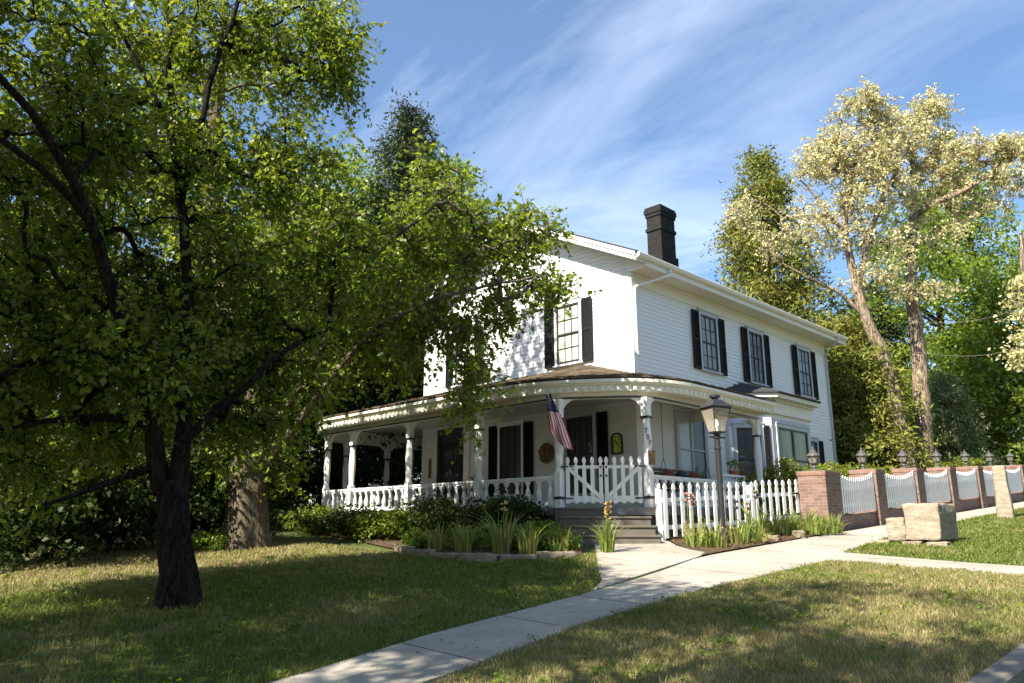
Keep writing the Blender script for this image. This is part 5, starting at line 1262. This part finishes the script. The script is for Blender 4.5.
tree('locust_tree', 'blossoming bough hanging in at the right edge from a locust outside the picture', bb, [([tuple(bb), (bb.x, bb.y, bb.z+3), (bb.x-.3, bb.y, bb.z+6.5), (bb.x, bb.y, bb.z+10)], [.22, .18, .13, .05])],
     BL([(1035, 300, 27, 26, 34, 1.2, 60), (1030, 350, 27, 18, 24, 1, 30), (1060, 250, 27, 30, 40, 1.5, 60)]), 30, .15, .26, 'leaf_blossom', 'bark_locust', 63, hang=.9, tip=.012, hollow=0)
D6 = 30; p6 = AT(912, 470, D6); u6, v6 = UV(p6.x, p6.y); b6 = W(u6, v6, float(gz(u6, v6)))
tree('locust_tree', 'blossoming locust whose trunk leans left and forks beside the house end', b6,
     [([tuple(b6), *PX([(908, 462, D6), (900, 430, D6), (892, 385, D6), (882, 352, D6), (864, 314, D6), (850, 260, D6), (844, 225, D6), (850, 180, D6), (866, 130, D6), (870, 100, D6)])], [.33, .30, .28, .26, .24, .21, .15, .13, .11, .06, .03]),
      (PX([(858, 300, D6), (866, 240, D6), (884, 195, D6), (900, 165, D6), (905, 140, D6)]), [.15, .12, .11, .08, .03]),
      (PX([(866, 318, D6), (838, 290, D6), (812, 280, D6), (780, 262, D6)]), [.10, .08, .06, .03]),
      (PX([(848, 240, D6), (825, 205, D6), (800, 180, D6)]), [.1, .07, .03])],
     BL([(862, 103, D6, 28, 18, 1.2, 80), (885, 118, D6, 26, 22, 1.2, 70), (835, 148, D6, 34, 26, 1.4, 120), (870, 158, D6, 34, 26, 1.4, 110), (815, 165, D6, 24, 20, 1.1, 55), (850, 200, D6, 38, 20, 1.4, 80), (742, 212, D6+1, 18, 20, .9, 30), (880, 232, D6, 30, 24, 1.3, 45), (830, 232, D6, 30, 20, 1.3, 40), (870, 275, D6, 26, 18, 1.1, 24), (780, 240, D6, 40, 24, 1.4, 26), (892, 180, D6, 26, 26, 1.2, 50), (800, 212, D6, 28, 18, 1.1, 26), (855, 180, D6, 30, 16, 1.2, 36), (905, 255, D6, 20, 20, 1, 14)]),
     34, .12, .25, 'leaf_blossom', 'bark_locust', 62, 'pair of blossoming locusts', hang=.9, tip=.010, hollow=.0, sag=.05, up=.1, twigs=4)
conifer('cedar_tree', 'tall yellow green cedar with pointed top behind the far end of the house', 784, 37, 156, 92, 'leaf_cedar', 'bark_locust', 71, 820, 90, .27, .5, cone=.62, hang=.1, ybase=480)
conifer('cedar_tree', 'rounded yellow green cedar beside the far house corner', 858, 31, 325, 62, 'leaf_cedar', 'bark_locust', 72, 520, 90, .22, .42, cone=.35, hang=.1, ybase=480)
conifer('spruce_tree', 'blue grey spruce between the locust trunk and the right trees', 957, 36, 378, 34, 'leaf_spruce', 'bark_dark', 73, 280, 90, .22, .4, cone=.6, hang=.5, ybase=480)
conifer('conifer', 'dark green conifer seen between the two locust trunks', 900, 44, 285, 40, 'leaf_conifer', 'bark_dark', 74, 240, 80, .28, .5, cone=.7, hang=.3, ybase=480)
GR = 'leafy trees closing the right background'
simple_tree('large bright green tree at the right edge above the brick fence', 'background_tree', 1010, 0, 41, 18, 95, 'leaf_mid', 'bark_dark', 81, 300, 70, .24, .6, GR, lowc=.12)
simple_tree('dark trunked green tree behind the spruce right of the locust', 'background_tree', 965, 0, 45, 18, 80, 'leaf_big', 'bark_dark', 82, 260, 70, .26, .6, GR, lowc=.12)
simple_tree('deep green tree filling the right edge at fence height', 'background_tree', 1040, 0, 38, 11, 80, 'leaf_mid', 'bark_dark', 83, 240, 70, .22, .55, GR, lowc=.05)
simple_tree('green tree between house end and cedar far behind', 'background_tree', 880, 0, 52, 13, 70, 'leaf_dark', 'bark_dark', 84, 200, 70, .3, .7, GR, lowc=.05)
simple_tree('small green tree low behind the spruce at right', 'background_tree', 985, 0, 39, 8, 60, 'leaf_mid', 'bark_dark', 85, 200, 70, .2, .5, GR, lowc=.03)
# ---- two trees standing out of the frame to the left; their shade falls on the lawns
b = G3(-2.3, 4.6)
S1 = Vector((-5.2, .6)); 
def shade_tree(label, u, v, h, r, n, seed):
    b = W(u, v, float(gz(u, v))); t = Vector((b.x, b.y, b.z+h*.8)); rng = random.Random(seed); bl = []
    for i in range(9):
        a = rng.uniform(0, 6.28); q = rng.uniform(.2, .75)*r; bl.append(((b.x+cos(a)*q, b.y+sin(a)*q, b.z+h*rng.uniform(.55, .95)), (r*.42, r*.42, h*.12), n//9))
    tree('street_tree', label, b, [([tuple(b), tuple(b.lerp(t, .5)), tuple(t)], [.3, .24, .08])], bl, 130, .14, .42, 'leaf_big', 'bark_grey', seed, 'street trees out of the frame')
shade_tree('leafy street tree beside the camera shading the near lawn', -2.6, 3.9, 10.5, 4.2, 135, 91)
shade_tree('leafy lawn tree left of the camera shading the forked trunk', -3.6, 8.8, 12, 4.2, 420, 92)
shade_tree('leafy lawn tree farther left of the camera shading the back hedge', -2.5, 21.5, 13, 4.6, 280, 93)
for i, (u, v, h, r, lab) in enumerate(((-15, -6, 14, 5, 'first tree of the row behind the camera'), (-15, 3, 15, 5, 'second tree of the row behind the camera'), (-16, 12, 15, 5.5, 'third tree of the row behind the camera'), (-14, 26, 15, 6, 'fourth tree of the row behind the camera'),
        (-4, -13, 15, 6, 'first tree across the street from the house'), (8, -14, 16, 6, 'second tree across the street from the house'), (20, -13, 14, 6, 'third tree across the street from the house'), (33, -14, 15, 6, 'last tree across the street from the house'))):
    simple_tree_uv('broad leafy skylight blocker added as '+lab, 'street_tree', u, v, h, r, 'leaf_big', 'bark_grey', 400+i, 200, 40, .34, .8, 'street trees out of the frame')  # unseen trees added around the camera to hold back skylight
# ---- shrubs
def shrub(name, label, u, v, r, h, lm, seed, n=120, per=50, ls=.055, sp=.13, group=None, cat='shrub', z=0., **k):
    b = G3(u, v, z); rng = np.random.default_rng(seed); limbs = []
    for i in range(6):
        a = i*1.05+rng.uniform(-.3, .3); limbs.append(([tuple(b), (b.x+cos(a)*r*.3, b.y+sin(a)*r*.3, b.z+h*.4), (b.x+cos(a)*r*.55, b.y+sin(a)*r*.55, b.z+h*.75)], [.022, .016, .008]))
    bl = [((b.x, b.y, b.z+h*.5), (r, r, h*.47), n//2)]+[((b.x+cos(a)*r*.5, b.y+sin(a)*r*.5, b.z+h*rng.uniform(.45, .75)), (r*.55, r*.55, h*.3), n//8) for a in rng.uniform(0, 6.28, 4)]
    return tree(name, label, b, limbs, bl, per, ls, sp, lm, 'bark_dark', seed, group, cat=cat, flare=1, tip=.004, hollow=.5, **k)
GS = 'dark shrubs along the porch foot'
for i, (u, v, r, h, lm, lab) in enumerate(((10.7, 17.9, .85, .6, 'leaf_near', 'rounded dark shrub at the far left corner of the porch'), (10.7, 16.3, 1.0, .62, 'leaf_dark', 'dark green shrub second from the left below the porch railing'),
        (10.8, 14.7, 1.0, .68, 'leaf_near', 'leafy shrub with brighter tips in the middle of the porch foot'), (11.2, 13.2, .95, .92, 'leaf_dark', 'taller dark shrub left of the gate, second from the steps'), (11.75, 12.0, .75, .98, 'leaf_dark', 'tall dark shrub hiding the porch corner next to the steps'),
        (11.0, 19.6, .7, .45, 'leaf_dark', 'low dark shrub behind the thick trunk at the porch left end'))):
    shrub('porch_shrub', lab, u, v, r, h, lm, 100+i, 130, 50, .075, .16, GS)
GH = 'yellow green shrubs behind the brick fence'
for i, (u, v, r, h, lab) in enumerate(((18.9, 10.3, .9, 1.3, 'bright green shrub between the end porch post and the first brick pillar'), (20.6, 9.9, .9, 1.55, 'yellow green shrub behind the panel after the first brick pillar'), (22.2, 9.9, .8, 1.6, 'yellow green shrub just behind the second lantern'),
        (24.0, 10.2, 1.0, 1.5, 'green shrub behind the second picket panel'), (27.2, 10.0, 1.0, 1.5, 'green shrub behind the third picket panel'), (33.5, 10.0, 1.1, 1.9, 'yellow green shrub behind the upright stone post'), (37, 10.2, 1.2, 1.9, 'yellow green shrub at the right edge behind the lanterns'))):
    shrub('garden_shrub', lab, u, v, r, h, 'leaf_lime', 120+i, 110, 50, .075, .15, GH)
GD = 'dark understorey shrubs at the back of the left lawn'
for i, (x, y, r, h, lab) in enumerate(((-5, 575, 1.6, 2.6, 'dark bush at the left edge of the picture beyond the lawn'), (45, 566, 1.6, 2.4, 'dark bush left of the birch trunks beyond the lawn'), (105, 560, 1.6, 2.8, 'dark bush between the birches and the forked trunk'), (160, 556, 1.7, 2.6, 'dark bush straight behind the forked trunk'),
        (212, 550, 1.5, 2.2, 'dark bush just left of the thick pale trunk'), (283, 541, 1.2, 2.0, 'dark bush between the thick trunk and the porch'))):
    p = ground_at(x, y); u, v = UV(p.x, p.y); k = 1.07 if x < 250 else 1.5; u, v = u*k, v*k
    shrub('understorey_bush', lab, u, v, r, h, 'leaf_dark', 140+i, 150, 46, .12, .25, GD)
shrub('garden_shrub', 'small leafy plant sprouting at the foot of the thick pale trunk', *UV(b2.x-.55, b2.y-.35), .35, .4, 'leaf_mid', 151, 40, 40, .06, .1)
# ---- sword leaved iris clumps
def iris(u, v, n, h, label, seed, flower=None, group=None, spread=.22):
    b = G3(u, v, .03); o = thing('iris_plant', label, 'iris plant', b, group=group, frame=False); r = random.Random(seed); mb = MB()
    for k in range(n):
        a = r.uniform(0, 2*pi); q = spread*sqrt(r.random()); x, y = q*cos(a), q*sin(a); ln = h*r.uniform(.55, 1.1); tilt = r.uniform(.02, .38); ta = a+r.uniform(-.6, .6); w = r.uniform(.013, .022)*(1+h*.4)
        ca = r.uniform(0, pi); wx, wy = cos(ca)*w, sin(ca)*w; rows = []; m = 6; bend = r.uniform(.2, .9) if r.random() < .4 else r.uniform(0, .15)
        for i in range(m+1):
            t = i/m; ww = (1-t**2.2)*(.8+.5*min(1, t*4)); lean = tilt*t+bend*t*t*t
            c = Vector((x+cos(ta)*ln*lean*t, y+sin(ta)*ln*lean*t, ln*t*(1-.35*bend*t*t))); rows.append((c+Vector((wx*ww, wy*ww, 0)), c-Vector((wx*ww, wy*ww, 0))))
        kk = len(mb.v)
        for p, q_ in rows: mb.v += [tuple(p), tuple(q_)]
        for i in range(m): mb.f.append((kk+2*i, kk+2*i+1, kk+2*i+3, kk+2*i+2)); mb.m.append(0)
    mb.build('leaves', M['iris_leaf'], o)
    if flower:
        for i, (mt, fh) in enumerate(flower):
            mb = MB(); x, y = r.uniform(-.07, .07), r.uniform(-.07, .07); mb.tube([(x, y, 0), (x+.01, y, fh*.5), (x+.02, y, fh)], .008, 5); s = mb.build('stem', M['iris_leaf'], o)
            mb = MB()
            for zz in (fh, fh-.12):
                for k in range(9):
                    a = k*2.4; d = Vector((cos(a), sin(a), r.uniform(-.5, 1.3))).normalized(); e = d.orthogonal().normalized(); c = Vector((x+.02, y, zz)); mb.face([c, c+d*.04+e*.025, c+d*.085, c+d*.04-e*.025])
            mb.build('flower', M[mt], s)
GI = 'iris clumps in the bed along the picket fence'
for i, (u, v, n, h, lab, fl) in enumerate((
        (13.3, 8.35, 24, .50, 'iris clump at the left front corner of the bed, near the steps', None),
        (13.5, 8.02, 26, .58, 'iris clump in front of the lamp post, to its left', None),
        (14.1, 8.95, 20, .50, 'iris clump with rusty pink flowers close to the fence left of the lamp', [('flower_pink', .95), ('flower_pink', .85), ('flower_rust', .9)]),
        (14.35, 8.05, 30, .60, 'iris clump with a dark purple flower at the foot of the lamp post', [('flower_purple', .82)]),
        (14.95, 7.92, 26, .36, 'low pale iris clump just right of the lamp post', None),
        (15.3, 8.25, 20, .46, 'iris clump in the middle of the bed with a fading straw bloom', [('flower_straw', .75)]),
        (16.0, 8.45, 30, .74, 'tall iris clump before the latch of the picket gate', [('flower_straw', .95)]),
        (16.55, 8.3, 34, .70, 'tall bright iris clump in front of the picket gate', None),
        (16.9, 8.05, 22, .42, 'wide iris clump left of the first brick pillar', None))): iris(u, v, n, h, lab, 200+i, fl, GI, .2)
for i, (u, v, r_, h, lab) in enumerate(((17.3, 7.98, .42, .62, 'arching bright daylily clump against the first brick pillar'), (17.8, 7.72, .34, .5, 'smaller daylily clump at the base corner of the first brick pillar'))):
    iris(u, v, 90, h, lab, 220+i, None, None, r_)
iris(11.5, 9.12, 34, .66, 'single iris clump with straw coloured blooms left of the front path', 230, [('flower_straw', .86), ('flower_straw', .8), ('flower_straw', .72)], None, .13)
GL = 'iris clumps behind the edging stones'
for i, (u, v, n, h, lab) in enumerate(((9.55, 11.6, 22, .6, 'iris clump behind the left edging stones, leftmost'), (9.6, 10.9, 28, .75, 'iris clump second from left behind the edging stones'), (9.95, 10.3, 32, .85, 'tallest iris clump behind the edging stones'), (10.2, 9.85, 26, .62, 'iris clump near the right end of the edging stones'), (10.75, 9.6, 20, .45, 'low iris clump between the edging stones and the front path'))):
    iris(u, v, n, h, lab, 240+i, [('flower_straw', .9)] if i == 2 else None, GL, .17)
rock('bed_stone', 'pale flat stone lying among the irises near the fence gate', 'stone', rect(15.7, 7.95, .3, .2, .3), 0, .12, M['edgestone'], 61, .03, .02)
rock('bed_stone', 'pale round stone beside the daylilies at the walk edge', 'stone', rect(16.6, 7.85, .36, .22, .6), 0, .16, M['edgestone'], 62, .03, .03)
# ---- old board fence deep in the shade at the left
def board_fence():
    a = ground_at(-40, 580); b = ground_at(110, 560); a = a*1.25; b = b*1.2
    ua, va = UV(a.x, a.y); ub, vb = UV(b.x, b.y); A3 = W(ua, va, float(gz(ua, va))); B3 = W(ub, vb, float(gz(ub, vb)))
    o = thing('board_fence', 'old dark board fence in deep shade behind the left lawn', 'fence', A3, frame=False); d = (B3-A3); L_ = Vector((d.x, d.y, 0)).length; ax = Vector((d.x, d.y, 0)).normalized(); n = Vector((ax.y, -ax.x, 0)); k = int(L_/.16); mb = MB()
    for i in range(k):
        zz = d.z*i/k; mb.xprism([(i*.16, zz-.1), (i*.16+.15, zz-.1), (i*.16+.15, zz+1.3+rnd.uniform(-.03, .03)), (i*.16, zz+1.3)], (0, 0, 0), ax, (0, 0, 1), n, .022)
    mb.build('boards', M['fence_dark'], o)
    mb = MB()
    for z in (.3, 1.05): mb.beam(Vector((0, 0, z))-n*.02, ax*L_+Vector((0, 0, d.z+z))-n*.02, .04, .09)
    mb.build('rail', M['fence_dark'], o)
board_fence()
# ---- overhead wires at the right
for i, (a, b_, lab) in enumerate((((905, 322, 27), (1080, 282, 23), 'upper thin overhead wire crossing the right trees'), ((915, 352, 28), (1080, 325, 23), 'lower thin overhead wire crossing the right trees'))):
    p, q = AT(*a), AT(*b_); pts = [p.lerp(q, t/16)-Vector((0, 0, .5*sin(pi*t/16))) for t in range(17)]
    mb = MB(); mb.tube(pts, .006, 5); o = mb.build('overhead_wire', M['curb']); tag(o, lab, 'wire', 'overhead wires at the right')
# ---- grass blades
def blades(name, poly, dens, h, w, seed, excl=(), dmax=40):
    rng = np.random.default_rng(seed); P = np.array(poly); lo, hi = P.min(0), P.max(0); n = int((hi-lo).prod()*dens)
    q = rng.uniform(lo, hi, (n, 2)); m = inpoly(poly, q[:, 0], q[:, 1])
    jt = rng.normal(0, .035, q.shape)
    for e in excl: m &= ~inpoly(e, q[:, 0]+jt[:, 0], q[:, 1]+jt[:, 1])
    q = q[m]; x = q[:, 0]*SA-q[:, 1]*CA; y = q[:, 0]*CA+q[:, 1]*SA
    m = (y > 3.5) & (np.abs(x) < .72*y+.6); q = q[m]; x = x[m]; y = y[m]; z = gz(q[:, 0], q[:, 1]); n = len(x)
    cl = np.sin(q[:, 0]*3.1+np.sin(q[:, 1]*2.3)*2)*np.sin(q[:, 1]*2.7+np.sin(q[:, 0]*1.9)*2)
    sc = np.clip(y/9., .75, 2.2); hh = h*rng.uniform(.5, 1.3, n)*(1+.25*cl); ww = w*sc*rng.uniform(.7, 1.3, n); a = rng.uniform(0, 2*pi, n); t = rng.uniform(0, 2*pi, n); ln = rng.uniform(.1, .9, n)*hh
    b = np.stack([x, y, z-.005], -1); e = np.stack([np.cos(a)*ww, np.sin(a)*ww, 0*a], -1); tip = b+np.stack([np.cos(t)*ln, np.sin(t)*ln, hh], -1); mid = b+(tip-b)*.5+np.stack([0*t, 0*t, hh*.12], -1)
    V = np.stack([b-e, b+e, mid+e*.8, tip, mid-e*.8], 1).reshape(-1, 3); k = np.arange(n)[:, None]*5
    F = np.concatenate([k+np.array([[0, 1, 2, 4]])], 1); F2 = k+np.array([[4, 2, 3, 3]])
    me_f = F; o = npmesh2(name, V, F, k[:, 0]); return o
def npmesh2(name, V, F, k):
    n = len(k); tri = np.stack([k+4, k+2, k+3], -1); me = bpy.data.meshes.new(name); me.vertices.add(len(V)); me.vertices.foreach_set('co', V.astype(np.float32).ravel())
    lp = np.concatenate([F, tri], 1).astype(np.int32).ravel(); me.loops.add(len(lp)); me.loops.foreach_set('vertex_index', lp)
    st = np.stack([np.arange(n)*7, np.arange(n)*7+4], -1).ravel().astype(np.int32); me.polygons.add(2*n); me.polygons.foreach_set('loop_start', st); me.materials.append(M['grass']); me.update(calc_edges=True)
    o = bpy.data.objects.new(name, me); COL.objects.link(o); return o
SWP = SWL+SWR[::-1]
FANP = FANL+FANR[::-1]
CW = [(13.2, 5.9), (13.15, 4), (13.2, 1.9), (14.2, 1.9), (14.2, 4), (14.6, 6.1)]
shrink = lambda P, c: [(p[0]+(c[0]-p[0])*.0, p[1]) for p in P]
tag(blades('verge_grass', [(-2, CURB1+.03), (13.3, CURB1+.03), (13.3, 6), (-2, 6)], 2300, .055, .0045, 301, (SWP, CW)), 'short patchy grass of the near lawn between walk and kerb', 'grass', kind='stuff')
tag(blades('lawn_grass', [(0, 5.3), (9, 6.0), (9.6, 7.6), (11.3, 9.2), (9, 9.6), (8.9, 12.5), (9.3, 17), (8.5, 20), (0, 20)], 1100, .06, .0055, 302, (SWP, FANP, BEDL)), 'mown grass of the sloping left lawn', 'grass', kind='stuff')
tag(blades('block_grass', [(14.1, 2), (45, 2), (45, 6.9), (26, 6.85), (18.1, 6.6), (14.5, 6.2)], 750, .06, .006, 303, (SWP, CW)), 'bright grass around the sandstone blocks at the right', 'grass', kind='stuff')

def litter():
    rng = np.random.default_rng(77); n = 2600; q = np.stack([rng.uniform(0, 20, n), rng.uniform(2, 17, n)], -1)
    near = np.exp(-((q[:, 0]-4.1)**2+(q[:, 1]-10)**2)/6)+.3; q = q[rng.uniform(0, 1.2, n) < near]
    ok = ~inpoly(BEDR, q[:, 0], q[:, 1]) & (q[:, 1] < 9.5+7*(q[:, 0] < 9)); q = q[ok]; n = len(q)
    x = q[:, 0]*SA-q[:, 1]*CA; y = q[:, 0]*CA+q[:, 1]*SA; z = gz(q[:, 0], q[:, 1])+.036
    q2 = np.stack([rng.uniform(12.3, 18.3, 5200), rng.uniform(7.6, 10, 5200)], -1); q2 = q2[inpoly(BEDR, q2[:, 0], q2[:, 1])]; q3 = np.stack([rng.uniform(9, 12.7, 5200), rng.uniform(9.1, 20, 5200)], -1); q3 = q3[inpoly(BEDL, q3[:, 0], q3[:, 1])]
    q2 = np.concatenate([q2, q3]); x = np.r_[x, q2[:, 0]*SA-q2[:, 1]*CA]; y = np.r_[y, q2[:, 0]*CA+q2[:, 1]*SA]; z = np.r_[z, gz(q2[:, 0], q2[:, 1])+.055]
    V, F = leaves(np.stack([x, y, z], -1), np.zeros(3), .045, rng, .6, 3., .2)
    o = npmesh('fallen_leaves', V, F, M['litter']); tag(o, 'small dry leaves scattered over grass and walks', 'leaf litter', kind='stuff')
    n = 900; q = np.stack([rng.uniform(0, 13, n), rng.uniform(2.1, 15, n)], -1); ok = ~inpoly(SWP, q[:, 0], q[:, 1]) & ~inpoly(FANP, q[:, 0], q[:, 1]) & ~inpoly(BEDL, q[:, 0], q[:, 1]) & ((q[:, 1] < 5.6) | (q[:, 0] < 9)); q = q[ok]
    P = np.repeat(q, 9, 0)+rng.normal(0, .035, (len(q)*9, 2)); x = P[:, 0]*SA-P[:, 1]*CA; y = P[:, 0]*CA+P[:, 1]*SA; z = gz(P[:, 0], P[:, 1])+.03+rng.uniform(0, .03, len(P))
    V, F = leaves(np.stack([x, y, z], -1), np.zeros(3), .05, rng, .7, 1.6, .15)
    o = npmesh('clover', V, F, M['leaf_mid']); tag(o, 'broad leaved weeds and clover growing in the lawns', 'weeds', kind='stuff')
M['litter'] = leafmat('dry_leaf', (.12, .075, .035), (.22, .15, .07), (.34, .27, .14), .2, .7, .1)
litter()
for i, (u, v, r_, h, lab) in enumerate(((9.75, 12.3, .35, .35, 'low leafy plant at the left end behind the edging stones'), (10.2, 11.4, .4, .42, 'low leafy plant between the two left iris clumps'), (10.55, 10.6, .4, .45, 'low leafy plant behind the tallest iris clump'), (11.1, 10.0, .38, .36, 'low leafy plant near the step side'), (11.5, 10.9, .4, .5, 'low leafy plant below the tall dark shrub'))):
    shrub('bed_plant', lab, u, v, r_, h, 'leaf_mid', 160+i, 50, 36, .07, .12, 'low plants in the shrub bed')

for i, (u, v, r_, h, lab) in enumerate(((13.75, 8.5, .24, .26, 'low leafy plant among the irises near the steps side of the bed'), (14.75, 8.4, .28, .28, 'low leafy plant in the bed right behind the lamp post'), (15.55, 8.55, .26, .32, 'low leafy plant at the foot of the picket fence, mid bed'), (17.35, 8.35, .26, .34, 'low leafy plant behind the daylilies at the brick pillar'))):
    shrub('bed_plant', lab, u, v, r_, h, 'leaf_mid', 170+i, 30, 30, .055, .08, 'low plants in the fence bed')
